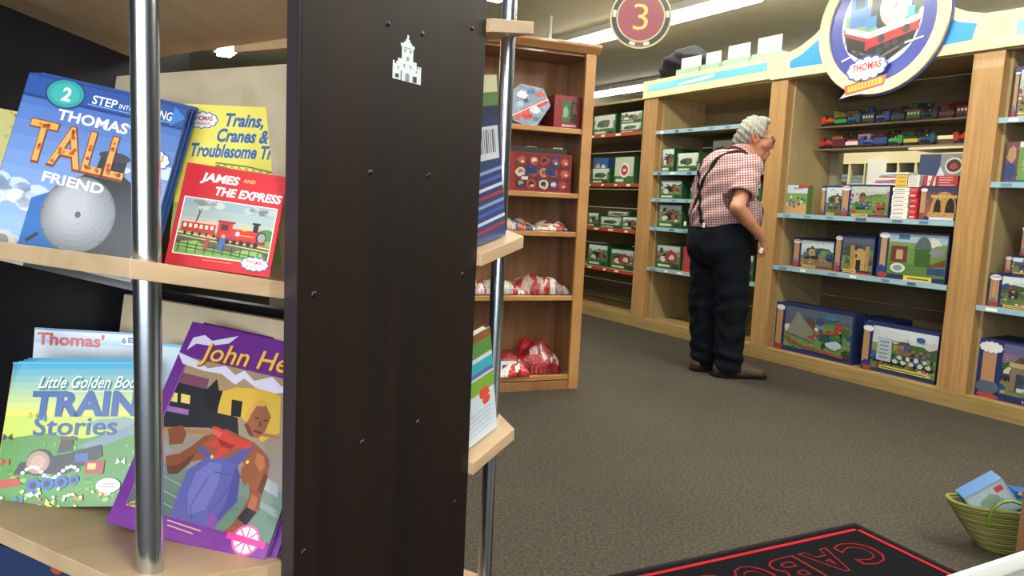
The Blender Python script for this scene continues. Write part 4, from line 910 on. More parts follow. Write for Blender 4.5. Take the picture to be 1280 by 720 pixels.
def art_tall(P):
    a = P.asp
    P.grad(0, 0, 1, a, hx('9CBCE4'), hx('3A66B8'), 12)
    cloud(P, .12, a * .38, .2, 'BCD0EE', 3); cloud(P, .10, a * .33, .15, 'DCE8F6', 4); cloud(P, .85, a * .62, .14, 'C4D6F0', 5); cloud(P, .88, a * .30, .12, 'C8D8F0', 8); cloud(P, .3, a * .12, .15, 'CADAF2', 9)
    b_i = len(P.items)
    # plain blue tank engine seen from the front: cab, boiler, blank smokebox door
    P.poly([(.30, .0), (.30, .36), (.40, .42), (.86, .42), (.96, .34), (.96, 0)], hx('2C68B0')); P.poly([(.84, .0), (.84, .42), (.98, .32), (.98, 0)], hx('1E4A86'))
    P.ell(.72, .31, .27, .31, hx('1C1E22'), 0, 30); P.poly([(.62, .56), (.80, .56), (.80, .70), (.64, .72)], hx('26282C')); P.ell(.72, .71, .10, .03, hx('3A3C42')); P.poly([(.84, .5), (.98, .4), (.98, .05), (.84, .05)], hx('141519'))
    P.ell(.60, .32, .225, .235, hx('6E7176'), 0, 30)
    for j in range(7): P.ell(.60 - .008 * j, .32 + .010 * j, .215 - .022 * j, .225 - .022 * j, tuple(hx('84878C')[q] + (hx('B4B6BA')[q] - hx('84878C')[q]) * j / 6 for q in range(3)) + (1,), 0, 28)
    P.ell(.60, .32, .018, .02, hx('5A5C60'), 0, 12); P.line([(.40, .16), (.34, .10)], .02, hx('2A2C30')); P.line([(.80, .14), (.86, .08)], .02, hx('2A2C30'))
    for k in range(10): t = 2 * math.pi * k / 10; P.ell(.60 + .213 * math.cos(t), .32 + .224 * math.sin(t), .006, .006, hx('55585C'), 0, 8)
    P.items[b_i:] = [(l_, q_, c_) for l_, q_, c_ in ((l_, clip([(x - .07, y + .05) for x, y in q_], *P.win), c_) for l_, q_, c_ in P.items[b_i:]) if q_]
    P.rect(0, 0, 1, .06, hx('24272C')); P.ell(.14, .10, .085, .085, hx('C4C4C0')); P.ell(.13, .12, .045, .04, hx('8A8A84')); P.rect(.10, 0, .3, .06, hx('C8C8C2')); P.rect(.3, .0, .33, .12, hx('2A2C30')); P.rect(.5, 0, .53, .1, hx('2A2C30')); P.rect(.7, 0, .73, .12, hx('2A2C30')); P.rect(.05, .045, .95, .06, hx('B8B8B4'))
    # banner
    P.rect(0, a - .135, 1, a, hx('24509E')); P.rect(0, a - .145, 1, a - .128, hx('1A3A78')); P.rect(0, a - .012, 1, a, hx('1C3E84'))
    P.poly([(.92, a - .135), (1, a - .07), (.92, a - .01)], hx('3A80D0'))
    P.ell(.25, a - .085, .125, .095, hx('17386E')); P.ell(.25, a - .083, .115, .086, hx('2AA0A0')); P.ell(.25, a - .083, .09, .066, hx('38B4AC'))
    P.text('2', .26, a - .125, .115, hx('F4F8F8'), 'C', .03)
    P.text('STEP', .42, a - .105, .075, hx('EAF2FA'), 'L', .02, width=.155); P.text('INTO', .59, a - .10, .042, hx('EAF2FA'), 'L', .01, width=.09); P.text('READING', .695, a - .105, .075, hx('EAF2FA'), 'L', .02, width=.225)
    P.line([(.40, a - .115), (.92, a - .115)], .004, hx('9CC4F0'))
    P.text("THOMAS'", .24, a - .245, .09, hx('F8F8F8'), 'L', .03, width=.46)
    # giraffe-patterned title
    P.text('TALL', .095, a - .528, .36, hx('8A3A18'), 'L', .035, width=.64); P.text('TALL', .10, a - .52, .35, hx('F0A850'), 'L', .012, width=.63)
    rr = random.Random(4)
    x = .12
    vs, fs = glyphs('TALL', .0, 0); xs = [v[0] for v in vs]; sx = .615 / (max(xs) - min(xs))
    P.l += 1
    tri = [[(.11 + (vs[i][0] - min(xs)) * sx, a - .516 + vs[i][1] * .34) for i in f] for f in fs]
    def inside(p):
        for t in tri:
            c = False
            for i in range(len(t)):
                p1, p2 = t[i - 1], t[i]
                if (p1[1] > p[1]) != (p2[1] > p[1]) and p[0] < (p2[0] - p1[0]) * (p[1] - p1[1]) / (p2[1] - p1[1]) + p1[0]: c = not c
            if c: return True
        return False
    for k in range(900):
        px, py = rr.uniform(.09, .76), rr.uniform(a - .53, a - .26); s = rr.uniform(.010, .017)
        if inside((px, py)) and inside((px + s * .8, py)) and inside((px - s * .8, py)) and inside((px, py + s * .8)) and inside((px, py - s * .8)):
            P.poly([(px + s * math.cos(t * 1.047 + .3), py + s * math.sin(t * 1.047 + .3)) for t in range(6)], hx(rr.choice(['C86A28', 'B85A20', 'D07830'])), False)
    P.text('FRIEND', .26, a - .635, .085, hx('F8F8F8'), 'L', .03, width=.38)
    badge(P, .86, a - .36, .12)
    P.text('SAMPLE', 0, 0, .0001, hx('FFFFFF')) if False else None
TL_, TR_, BR_, BL_ = kq(-.064, .356, .119), kq(.022, .196, .086), kq(-.037, .206, -.118), kq(-.123, .366, -.086)
book(BL_, BR_, TL_, .004, 'blue picture book with orange spotted title TALL, in front on the upper kiosk shelf', art_tall, '3A66B8', '24509E')
off = K1 * .008 + K2 * .004 + Vector((0, 0, .0015))
def art_back(P): P.rect(0, 0, 1, P.asp, hx('3A6CC0')); P.rect(0, P.asp - .135, 1, P.asp, hx('24509E'))
book(BL_ + off, BR_ + off, TL_ + off, .004, 'second blue copy just behind the book with orange spotted title', art_back, '3A6CC0', '1E3E80')
off = off * 2.2
book(BL_ + off, BR_ + off, TL_ + off, .004, 'third blue copy, hindmost behind the book with orange spotted title', art_back, '2C5CB0', '1E3E80')
def art_left(P):
    a = P.asp; P.grad(0, 0, 1, a, hx('D8A8A0'), hx('E8D880'), 6); rr = random.Random(2)
    P.rect(0, a * .55, .9, a, hx('E8DC84'))
    for k in range(50): P.blob(rr.random() * .9, a * rr.uniform(.55, 1), .02, .02, hx(rr.choice(['C8A850', 'A88A4A', 'D8C070'])), k, 6)
    P.poly([(.4, 0), (.9, a * .5), (.9, 0)], hx('A87A70')); P.rect(.9, 0, 1, a, hx('58B4B4'))
book(kq(-.10, .455, -.07), kq(-.047, .373, -.085), kq(-.068, .455, .085), .004, 'pale yellow and pink book with a teal edge at the far left', art_left, '58B4B4')

def art_yellow(P):
    a = P.asp; P.grad(0, 0, 1, a, hx('DCC84C'), hx('F4E460'), 6)
    badge(P, .155, a - .13, .125)
    c = hx('2A62A8')
    P.text('Trains,', .5, a - .17, .15, c, 'C', .035, .25, width=.31); P.text('Cranes &', .5, a - .30, .15, c, 'C', .035, .25, width=.42); P.text('Troublesome Trucks', .09, a - .43, .15, c, 'L', .035, .25, width=.84)
    P.line([(.30, a - .50), (.56, a - .56), (.86, a - .60)], .012, hx('4A7A44')); P.line([(.30, a - .48), (.56, a - .50), (.86, a - .56)], .012, hx('4A7A44'))
    for k in range(9): x = .32 + k * .058; P.line([(x, a - .485 - k * .007), (x + .029, a - .535 - k * .008), (x + .058, a - .49 - k * .008)], .006, hx('4A7A44'))
    P.poly([(.78, a - .62), (.78, a - .54), (1, a - .52), (1, a - .75), (.86, a - .75)], hx('5A8A50')); P.rect(.84, a - .60, .92, a - .54, hx('C8D8C0')); P.blob(.25, a - .6, .05, .04, hx('D0B848'), 3); P.line([(.48, a - .57), (.47, a - .66)], .005, hx('6A6A4A')); P.ell(.47, a - .68, .015, .02, hx('6A5A3A'))
    P.rect(0, 0, 1, a - .82, hx('8AB060'))
TLy, TRy, BLy = kq(.040, .226, .095), kq(.110, .100, .095), kq(.001, .206, -.085)
BRy = BLy + (TRy - TLy)
book(BLy, BRy, TLy, .004, 'yellow book with blue lettering and a green crane, behind the red book', art_yellow, 'F0E060')

def art_james(P):
    a = P.asp; P.rect(0, 0, 1, a, hx('C01C2C'))
    P.text('JAMES', .155, a - .17, .125, hx('F6EEEA'), 'L', .035, .18, width=.38); P.text('AND', .57, a - .13, .055, hx('F0C060'), 'L', .01, .18, width=.12); P.text('THE EXPRESS', .32, a - .305, .125, hx('F6EEEA'), 'L', .035, .18, width=.66)
    x0, y0, x1, y1 = .05, .13, .95, a - .37
    P.rect(x0 - .01, y0 - .01, x1 + .01, y1 + .01, hx('E8E4DC')); P.window(x0, y0, x1, y1)
    P.grad(x0, y0, x1, y1, hx('C8C0A0'), hx('8AA0A8'), 6); cloud(P, .3, y1 - .05, .14, 'B8BEBC', 3); cloud(P, .8, y1 - .06, .12, 'A8B0B0', 5)
    P.poly([(x0, .13), (x1, .13), (x1, .40), (x0, .38)], hx('6E9A4C')); P.poly([(x0, .34), (x0, .24), (x1, .19), (x1, .30)], hx('5A5444')); P.blob(.2, .22, .15, .05, hx('86AE58'), 4); P.blob(.75, .2, .14, .04, hx('7CA850'), 5)
    P.blob(.9, .42, .1, .06, hx('4A7A40'), 6); P.line([(x0, .345), (x1, .285)], .012, hx('D8C890')); P.line([(x0, .315), (x1, .25)], .010, hx('C8B880'))
    # red engine and coaches seen from the side
    P.poly([(.07, .37), (.07, .47), (.40, .47), (.40, .345)], hx('B02A2A')); P.rect(.07, .46, .42, .485, hx('D8A8A0'))
    for k in range(6): P.rect(.09 + k * .052, .405, .12 + k * .052, .445, hx('E8D8B0'))
    P.poly([(.42, .345), (.42, .50), (.56, .50), (.56, .335)], hx('B8262A')); P.rect(.41, .50, .58, .52, hx('8A1A20')); P.rect(.45, .42, .52, .48, hx('3A2A2A'))
    P.poly([(.56, .34), (.56, .45), (.84, .45), (.84, .325)], hx('C8282C')); P.rect(.66, .44, .70, .49, hx('D8B048')); P.rect(.76, .44, .81, .53, hx('1E1E22')); P.rect(.745, .52, .825, .54, hx('1E1E22'))
    P.ell(.85, .39, .05, .065, hx('1E1E22')); P.ell(.855, .39, .038, .05, hx('8A8C90')); P.rect(.42, .315, .90, .345, hx('A01E24'))
    for k in range(6): P.ell(.46 + k * .07, .305, .024, .028, hx('241E1E'), 0, 12)
    for k in range(5): P.ell(.12 + k * .07, .345, .014, .018, hx('241E1E'), 0, 10)
    P.rect(.60, .385, .78, .392, hx('E8C850')); P.ell(.62, .40, .02, .025, hx('E8E0D0'))
    # fence and two small walkers
    for k in range(11): x = .08 + k * .085; P.rect(x, .14 + .003 * k, x + .009, .26 - .002 * k, hx('3A342A'))
    P.line([(x0, .235), (.5, .215), (x1, .17)], .008, hx('3A342A')); P.line([(x0, .20), (.5, .18), (x1, .14)], .008, hx('3A342A')); P.line([(.2, .46), (.22, .54), (.21, .60)], .007, hx('3A342A')); P.line([(.24, .62), (.20, .50)], .005, hx('3A342A'))
    P.poly([(.32, .2), (.36, .2), (.37, .31), (.33, .32)], hx('A84034')); P.ell(.35, .335, .016, .018, hx('C89878')); P.poly([(.46, .2), (.50, .2), (.52, .33), (.46, .34)], hx('3E5A9A')); P.ell(.49, .355, .018, .02, hx('C89878')); P.line([(.51, .33), (.58, .37)], .014, hx('3E5A9A'))
    P.full(); P.text('by the Railway Editors', .35, .075, .035, hx('F0C060'), 'L', .005, 0, width=.30) if False else P.line([(.34, .085), (.62, .085)], .012, hx('D87840'))
    badge(P, .84, .11, .13)
# upright parallelogram leaning against the yellow book
TLj, BLj, BRj = kq(-.060, .118, .024), kq(-.092, .083, -.074), kq(-.024, .009, -.0865)
BRj = kq(-.019, .0195, -.0862); TLj = kq(-.052, .128, .0255)
BLj = kq(-.078, .098, -.076)
book(BLj, BRj, TLj, .004, 'red picture book showing a red steam train, at front of the upper kiosk shelf', art_james, 'C01C2C')

def art_train(P):
    a = P.asp; P.grad(0, 0, 1, a, hx('8CC43C'), hx('4AB0D0'), 10); P.grad(0, a * .62, 1, a, hx('D8DC60'), hx('44A8CC'), 8); P.rect(0, a * .42, 1, a * .62, hx('C0D050'))
    P.poly([(0, 0), (0, a * .46), (.3, a * .50), (.6, a * .46), (1, a * .54), (1, 0)], hx('4E8C34')); P.blob(.85, a * .56, .2, .05, hx('88A098'), 3); P.poly([(.55, a * .40), (1, a * .58), (1, a * .50), (.6, a * .36)], hx('7A8A98'))
    rr = random.Random(11)
    for k in range(60): P.blob(rr.random(), a * rr.uniform(0, .42), rr.uniform(.01, .04), rr.uniform(.008, .02), hx(rr.choice(['5A9A3C', '7AB848', '3E7A2C', '96C458', '6AA844'])), k, 7)
    P.text('Little Golden Book', .62, a - .215, .135, hx('2E7A8A'), 'C', .012, .35, width=.80); P.text('Little Golden Book', .61, a - .20, .135, hx('FAFCFA'), 'C', .004, .35, width=.80); P.rect(.2, a - .232, .96, a - .226, hx('E8F0E8'))
    P.text('TRAIN', .58, a - .41, .255, hx('24549C'), 'C', .045, width=.80); P.text('Stories', .53, a - .56, .195, hx('2A4C92'), 'C', .012, .0, width=.62)
    # small black engine with blue wheels running through the flowers
    P.poly([(.12, a * .22), (.16, a * .30), (.50, a * .36), (.74, a * .42), (.76, a * .34), (.5, a * .22)], hx('23262C')); P.ell(.30, a * .30, .10, .10, hx('2A2C30')); P.ell(.29, a * .30, .085, .085, hx('A88A7A')); P.ell(.29, a * .30, .055, .055, hx('C09C88'))
    P.poly([(.42, a * .36), (.44, a * .46), (.52, a * .48), (.54, a * .38)], hx('3A3430')); P.rect(.43, a * .45, .55, a * .475, hx('5A4A40'))
    for k in range(16): t = k / 15; P.ell(.19 + .40 * t, a * (.23 + .04 * math.sin(t * 9)), .016, .014, hx('E8ECE0'), 0, 8)
    for x, y, r in ((.26, .145, .055), (.36, .155, .05), (.46, .165, .05), (.55, .18, .04)): P.ell(x + .02, a * y, r, r * .95, hx('2E62A8')); P.ell(x + .02, a * y, r * .5, r * .5, hx('1C2C50'), 0, 10)
    P.rect(.64, a * .22, .78, a * .31, hx('A83428')); P.rect(.66, a * .25, .72, a * .29, hx('E8C070')); P.rect(.56, a * .30, .66, a * .36, hx('34589A')); P.poly([(.0, a * .17), (.16, a * .2), (.20, a * .15), (.04, a * .13)], hx('B8342C'))
    for x, y, c in ((.2, .62, 'D8C040'), (.27, .6, '3A78B8'), (.04, .47, '3A2A20'), (.19, .05, '3A78C0'), (.62, .06, 'D87830'), (.42, .03, 'E8D860'), (.05, .3, 'C83A30'), (.9, .3, 'E8E8E0'), (.8, .08, 'E8B040'), (.3, .08, 'F0F0E8')): P.poly([(x - .035, a * y - .02), (x, a * y), (x - .03, a * y + .03)], hx(c)); P.poly([(x + .035, a * y - .02), (x, a * y), (x + .03, a * y + .03)], hx(c))
    for k in range(26): P.blob(rr.random(), a * rr.uniform(.0, .12), .014, .012, hx(rr.choice(['E8D860', 'F4F4EC', 'D87A30', 'C8D8E8', 'E8E4C0'])), k + 80, 7)
    P.ell(.83, a * .14, .09, .055, hx('E8E4DC')); P.text('A TREASURY', .83, a * .145, .026, hx('8A5A5A'), 'C', .002, width=.1) if False else None; P.line([(.79, a * .15), (.87, a * .15)], .006, hx('8A6A6A')); P.line([(.78, a * .13), (.88, a * .13)], .006, hx('8A6A6A'))
    P.rect(-.0, a - .015, 1, a, hx('58BCE0'))
TLt, TRt, BLt = kq(-.068, .398, -.221), kq(.018, .272, -.215), kq(-.117, .362, -.378)
# keep the fitted rectangle
BRt = kq(-.031, .234, -.373)
book(BLt, BRt, TLt, .006, 'green and blue book of train stories leaning on the lower kiosk shelf', art_train, '58BCE0', 'D8B860', name='book')
def art_plainblue(P): P.rect(0, 0, 1, P.asp, hx('5AC0E4'))
for k, l in ((1, 'second copy right behind the green train stories book'), (2, 'third copy, two behind the green train stories book'), (3, 'hindmost copy behind the green train stories book')):
    off = K1 * (.0085 * k) + K2 * (.006 * k) + Vector((0, 0, -.0004 * k))
    book(BLt + off, BRt + off, TLt + off, .005, l + ', pale blue top edge', art_plainblue, '5AC0E4', ['D8B860', '2A2420', 'D8B860'][k - 1])
def art_six(P):
    a = P.asp; P.rect(0, 0, 1, a, hx('D4DCE4')); P.rect(0, a - .02, 1, a, hx('6AA0CC')); P.grad(0, a - .14, 1, a - .02, hx('A8C4DC'), hx('E0E6EC'), 4)
    P.text("Thomas'", .02, a - .155, .16, hx('C83C34'), 'L', .035, width=.60)
    P.rect(.78, a - .12, .965, a - .03, hx('E8ECF0')); P.text('6', .80, a - .105, .075, hx('24468C'), 'C', .04); P.rect(.835, a - .10, .97, a - .045, hx('2E5498')); P.rect(.85, a - .085, .95, a - .075, hx('D0DCEC')); P.rect(.85, a - .067, .93, a - .06, hx('D0DCEC'))
TLs, TRs, BLs = kq(-.086, .488, -.181), kq(.028, .352, -.196), kq(-.098, .481, -.36)
o6 = K1 * .024 + K2 * .012
BLs = kq(-.045, .455, -.37); TLs = kq(-.020, .455, -.1935); BRs = BLs + (kq(.060, .352, -.200) - TLs)
book(BLs + K1 * .012, BRs + K1 * .02, TLs + K1 * .012, .004, 'pale blue book with red lettering and a 6, peeking over the green book', art_six, 'C8D8E4')

JH = [
 ('D8B040', [(0.361, 0.882), (0.463, 0.935), (0.653, 0.963), (0.752, 0.94), (0.827, 0.727), (0.739, 0.651), (0.562, 0.765), (0.472, 0.73), (0.38, 0.767)]),
 ('7A4660', [(-0.058, 0.949), (0.262, 0.945), (0.274, 0.874), (-0.015, 0.864)]),
 ('1E1E28', [(-0.032, 0.879), (0.158, 0.881), (0.272, 0.879), (0.313, 0.957), (0.373, 0.854), (0.4, 0.757), (0.535, 0.758), (0.585, 0.657), (0.382, 0.658), (0.102, 0.6)]),
 ('E8D070', [(0.041, 0.815), (0.1, 0.816), (0.121, 0.761), (0.062, 0.759)]),
 ('E8D070', [(0.124, 0.819), (0.186, 0.82), (0.204, 0.768), (0.143, 0.766)]),
 ('9A6AA8', [(0.053, 0.727), (0.214, 0.735), (0.223, 0.702), (0.066, 0.695)]),
 ('15151E', [(0.252, 0.881), (0.379, 0.892), (0.382, 0.856), (0.394, 0.77), (0.333, 0.756)]),
 ('15151E', [(0.456, 0.855), (0.528, 0.859), (0.554, 0.763), (0.49, 0.757)]),
 ('8A8E94', [(0.144, 0.515), (0.227, 0.48), (0.193, 0.419)]),
 ('5E7A68', [(0.52, 0.104), (0.63, 0.222), (0.878, 0.28), (1.006, 0.218), (0.977, 0.015), (0.582, 0.029)]),
 ('9AA0A4', [(0.792, 0.48), (0.93, 0.436), (0.953, 0.369), (0.803, 0.407)]),
 ('7A8A88', [(0.828, 0.339), (0.977, 0.303), (0.992, 0.26), (0.828, 0.304)]),
 ('A87440', [(0.102, 0.6), (0.418, 0.644), (0.427, 0.624), (0.113, 0.577)]),
 ('A87440', [(0.683, 0.705), (0.833, 0.711), (0.84, 0.691), (0.686, 0.683)]),
 ('7E442C', [(0.134, 0.596), (0.212, 0.636), (0.263, 0.592), (0.262, 0.531), (0.184, 0.508)]),
 ('7E442C', [(0.248, 0.344), (0.188, 0.439), (0.266, 0.473), (0.322, 0.529), (0.376, 0.606), (0.45, 0.64), (0.474, 0.585), (0.391, 0.507), (0.348, 0.423), (0.305, 0.357)]),
 ('5E3020', [(0.248, 0.344), (0.221, 0.386), (0.291, 0.41), (0.345, 0.48), (0.378, 0.504), (0.348, 0.423), (0.305, 0.357)]),
 ('8A4E32', [(0.351, 0.442), (0.407, 0.603), (0.493, 0.678), (0.622, 0.652), (0.701, 0.637), (0.798, 0.585), (0.841, 0.529), (0.811, 0.421), (0.714, 0.421), (0.676, 0.517), (0.435, 0.475)]),
 ('8A4E32', [(0.676, 0.605), (0.754, 0.612), (0.822, 0.564), (0.854, 0.463), (0.856, 0.36), (0.772, 0.38), (0.707, 0.46), (0.666, 0.528)]),
 ('A8683E', [(0.735, 0.586), (0.784, 0.576), (0.815, 0.523), (0.797, 0.481), (0.746, 0.526)]),
 ('5E3020', [(0.856, 0.36), (0.854, 0.463), (0.823, 0.487), (0.818, 0.41), (0.816, 0.373)]),
 ('7E442C', [(0.769, 0.387), (0.852, 0.369), (0.871, 0.283), (0.835, 0.196), (0.786, 0.139), (0.74, 0.155), (0.774, 0.256), (0.786, 0.33)]),
 ('9C5E3A', [(0.795, 0.356), (0.838, 0.342), (0.845, 0.281), (0.819, 0.238), (0.799, 0.261)]),
 ('1E1A24', [(0.792, 0.279), (0.863, 0.262), (0.828, 0.18), (0.762, 0.206)]),
 ('8A4E32', [(0.689, 0.087), (0.735, 0.154), (0.817, 0.16), (0.805, 0.099), (0.748, 0.047), (0.698, 0.052)]),
 ('5E3020', [(0.701, 0.057), (0.741, 0.089), (0.769, 0.084), (0.748, 0.047)]),
 ('56569A', [(0.357, 0.392), (0.453, 0.5), (0.562, 0.515), (0.641, 0.496), (0.688, 0.43), (0.724, 0.291), (0.658, 0.159), (0.608, 0.089), (0.538, 0.095), (0.363, 0.09), (0.359, 0.182), (0.356, 0.303)]),
 ('6868AC', [(0.415, 0.392), (0.473, 0.468), (0.55, 0.475), (0.574, 0.354), (0.556, 0.205), (0.467, 0.16), (0.416, 0.268)]),
 ('454588', [(0.641, 0.496), (0.688, 0.43), (0.724, 0.291), (0.658, 0.159), (0.625, 0.11), (0.662, 0.277), (0.646, 0.395)]),
 ('50508E', [(0.444, 0.487), (0.359, 0.526), (0.389, 0.549), (0.474, 0.505)]),
 ('50508E', [(0.568, 0.5), (0.663, 0.623), (0.706, 0.617), (0.653, 0.489)]),
 ('8A4E32', [(0.675, 0.491), (0.738, 0.467), (0.768, 0.424), (0.731, 0.39), (0.688, 0.43)]),
 ('C43A2C', [(0.398, 0.67), (0.435, 0.676), (0.505, 0.664), (0.594, 0.635), (0.687, 0.634), (0.688, 0.602), (0.573, 0.57), (0.537, 0.519), (0.484, 0.481), (0.495, 0.563), (0.389, 0.549), (0.458, 0.609)]),
 ('8E241E', [(0.463, 0.61), (0.587, 0.595), (0.573, 0.57), (0.504, 0.57)]),
 ('E0564A', [(0.417, 0.661), (0.482, 0.648), (0.477, 0.619), (0.438, 0.626)]),
 ('96583A', [(0.604, 0.812), (0.625, 0.875), (0.681, 0.87), (0.74, 0.805), (0.737, 0.717), (0.71, 0.667), (0.65, 0.67), (0.594, 0.724)]),
 ('D0A048', [(0.576, 0.782), (0.592, 0.85), (0.624, 0.893), (0.688, 0.884), (0.674, 0.857), (0.627, 0.852), (0.613, 0.796), (0.606, 0.738)]),
 ('4A2418', [(0.642, 0.783), (0.67, 0.787), (0.673, 0.779), (0.645, 0.775)]),
 ('4A2418', [(0.702, 0.782), (0.728, 0.783), (0.731, 0.775), (0.704, 0.774)]),
 ('6E3A26', [(0.68, 0.777), (0.71, 0.744), (0.685, 0.733)]),
 ('4A201A', [(0.664, 0.709), (0.718, 0.707), (0.716, 0.696), (0.668, 0.699)]),
 ('6E3A26', [(0.594, 0.724), (0.65, 0.67), (0.681, 0.666), (0.647, 0.708), (0.611, 0.739)]),
 ('7A4494', [(0.586, 0.212), (0.649, 0.18), (0.662, 0.137), (0.629, 0.102), (0.594, 0.144)]),
 ('D8B070', [(0.053, 0.106), (0.153, 0.183), (0.192, 0.12), (0.068, 0.1)]),
 ('8A6A44', [(0.075, 0.128), (0.165, 0.161), (0.172, 0.148), (0.096, 0.121)]),
]
def art_john(P):
    a = P.asp; k = a / 1.28; P.rect(0, 0, 1, a, hx('6A2A86')); P.grad(0, 0, 1, .2, hx('7C3694'), hx('6A2A86'), 4)
    P.window(.075, .12, 1.0, 1.05 * k)
    P.grad(.075, .12, 1, 1.05 * k, hx('7A7C84'), hx('A88C6A'), 6); P.grad(.075, .12, 1, .40, hx('50685A'), hx('6A7C76'), 4)
    for c, pts in JH: P.poly([(x, y * k) for x, y in pts], hx(c))
    for y in (.14, .20, .27): P.line([(.075, y + .09), (.36, y + .03)], .008, hx('8A948E'))
    P.line([(.52, .42), (.70, .43)], .006, hx('44447E')); P.line([(.50, .38), (.46, .20), (.50, .14)], .005, hx('44447E')); P.line([(.66, .40), (.62, .28), (.58, .18)], .005, hx('44447E'))
    P.ell(.475, .50, .010, .012, hx('D8C060'), 0, 8); P.ell(.70, .52, .010, .012, hx('D8C060'), 0, 8)
    P.full()
    P.line([(.075, .125), (.075, 1.04 * k)], .008, hx('8A5AA4'))
    for pts in ([(.042, 1.09), (.051, 1.178), (.12, 1.21), (.182, 1.183), (.341, 1.25), (.298, 1.19), (.185, 1.149), (.088, 1.144)],
                [(-.011, 1.068), (.15, 1.038), (.228, 1.007), (.338, 1.048), (.42, 1.003), (.466, 1.045), (.552, .996), (.657, 1.045), (.737, 1.0), (.86, 1.05), (1.0, 1.02), (1.0, .985), (.85, 1.0), (.72, .95), (.581, .955), (.485, .996), (.443, .946), (.33, .992), (.205, .986), (.054, 1.0)]): P.poly([(x, y * k) for x, y in pts], hx('DCD4E8'))
    P.text('John Henry', .15, 1.045 * k, .17, hx('8A4A20'), 'L', .02, .12, width=.83, rot=.06); P.text('John Henry', .145, 1.052 * k, .17, hx('EDBE50'), 'L', .006, .12, width=.83, rot=.06)
    P.line([(.36, .10), (.58, .09)], .007, hx('D8A8A0')); P.line([(.37, .075), (.54, .065)], .007, hx('D8A8A0'))
    P.ell(.86, .105, .085, .085, hx('EE5A9C')); P.ell(.86, .105, .072, .072, hx('F6D4E2'))
    for t in range(8): P.line([(.86, .105), (.86 + .075 * math.cos(t * .785), .105 + .075 * math.sin(t * .785))], .008, hx('E8488E'))
    P.poly([(.74, .09), (.98, .085), (.98, .12), (.74, .125)], hx('E83A8A'))
TLh, TRh, BRh, BLh = kq(.046, .223, -.163), kq(.107, .047, -.186), kq(-.014, .032, -.393), kq(-.075, .208, -.370)
book(BLh, BRh, TLh, .008, 'large purple book with a man in blue overalls on its cover', art_john, '6A2A86', '7A3490')
def art_purple(P): P.rect(0, 0, 1, P.asp, hx('5E2478'))
off = K1 * .013 + K2 * -.004 + Vector((0, 0, -.002))
book(BLh + off, BRh + off, TLh + off, .008, 'second purple copy close behind the book with the man in overalls', art_purple, '5E2478')
def art_white(P):
    a = P.asp; P.rect(0, 0, 1, a, hx('D8E8EE')); P.rect(0, a - .03, 1, a, hx('88C4DC')); P.text('Engine', .75, a - .2, .16, hx('C83C34'), 'C', .02, .2, width=.36); cloud(P, .4, a - .5, .2, 'F4F8F8', 3)
book(kq(.03, .300, -.385), kq(.075, .190, -.39), kq(.052, .300, -.200), .004, 'white book glimpsed between the steel pole and the purple book', art_white, 'D8E8EE')
# one level down: tops of two books
def art_low(P):
    a = P.asp; P.rect(0, 0, 1, a, hx('2A3A5C')); rr = random.Random(6)
    for k in range(30): P.blob(rr.random(), a * rr.random(), .05, .05, hx(rr.choice(['9A2A2C', '2E4A7A', '3A3A44', '4A6A8A', 'B84A3A'])), k, 7)
book(kq(-.120, .40, -.66), kq(-.085, .25, -.67), kq(-.10, .405, -.438), .004, 'dark blue and red book on the lowest visible kiosk shelf', art_low, '2A3A5C')

# far bay, seen edge-on past the dark panel
def art_bar(P):
    a = P.asp; P.grad(0, 0, 1, a, hx('3A4A7A'), hx('28304C'), 4); P.rect(.0, a * .82, 1, a, hx('5A7A48')); P.rect(0, a * .90, 1, a, hx('C8C8A0')); P.rect(.30, a * .50, .96, a * .70, hx('C8CCD4'))
    for k in range(14): P.rect(.36 + k * .04, a * .54, .36 + k * .04 + (.012 if k % 3 else .022), a * .68, hx('2A2A30'))
    for k in range(8): P.poly([(0, a * (.04 + k * .05)), (1, a * (.08 + k * .05)), (1, a * (.10 + k * .05)), (0, a * (.06 + k * .05))], hx(['A83A44', 'C8CCE0', '4A62A8', '8A9AC8'][k % 4]))
def art_bar2(P):
    a = P.asp; P.rect(0, 0, 1, a, hx('C8D4E0')); P.rect(0, a * .78, 1, a, hx('5A8A48')); P.rect(0, a * .92, 1, a, hx('8A5A34')); P.rect(0, a * .64, 1, a * .74, hx('3AA8B8')); P.rect(0, a * .60, 1, a * .64, hx('5A6AA8')); P.rect(0, a * .44, 1, a * .58, hx('7AA83A')); P.blob(.8, a * .42, .1, .07, hx('D84A34'), 3); P.blob(.82, a * .34, .08, .05, hx('D84A34'), 5)
    for k in range(5): P.poly([(.1, a * (.06 + k * .045)), (.9, a * (.09 + k * .045)), (.9, a * (.10 + k * .045)), (.1, a * (.07 + k * .045))], hx('A8B4C8'))
    P.rect(.2, a * .05, .3, a * .09, hx('3A5AA0'))
gf = 'books in the far bay of the kiosk'
for lev, fn, lb in ((0, art_bar, 'upper'), (-.298, art_bar2, 'lower')):
    A = kf(.30, .0195, hB(.30) + lev + .002); B = kf(.436, .0195, hB(.436) + lev + .002); T = A + Vector((0, 0, .165 if lev else .235)) + K2 * .002 - K1 * .012
    book(A, B, T, .012, 'book seen past the dark panel edge on the %s far kiosk shelf' % lb, fn, '2A3450' if lev == 0 else 'C8D4E0', group=gf)

# ================================================================== FLOOR MAT, BASKET, TABLE, STOOL
MP = Vector((1.30909, 2.65142, 0)); MA = R(-153.6)
mat = empty('door_mat', tuple(MP), MA, 'black door mat with a red border and red outlined capital letters', 'mat')
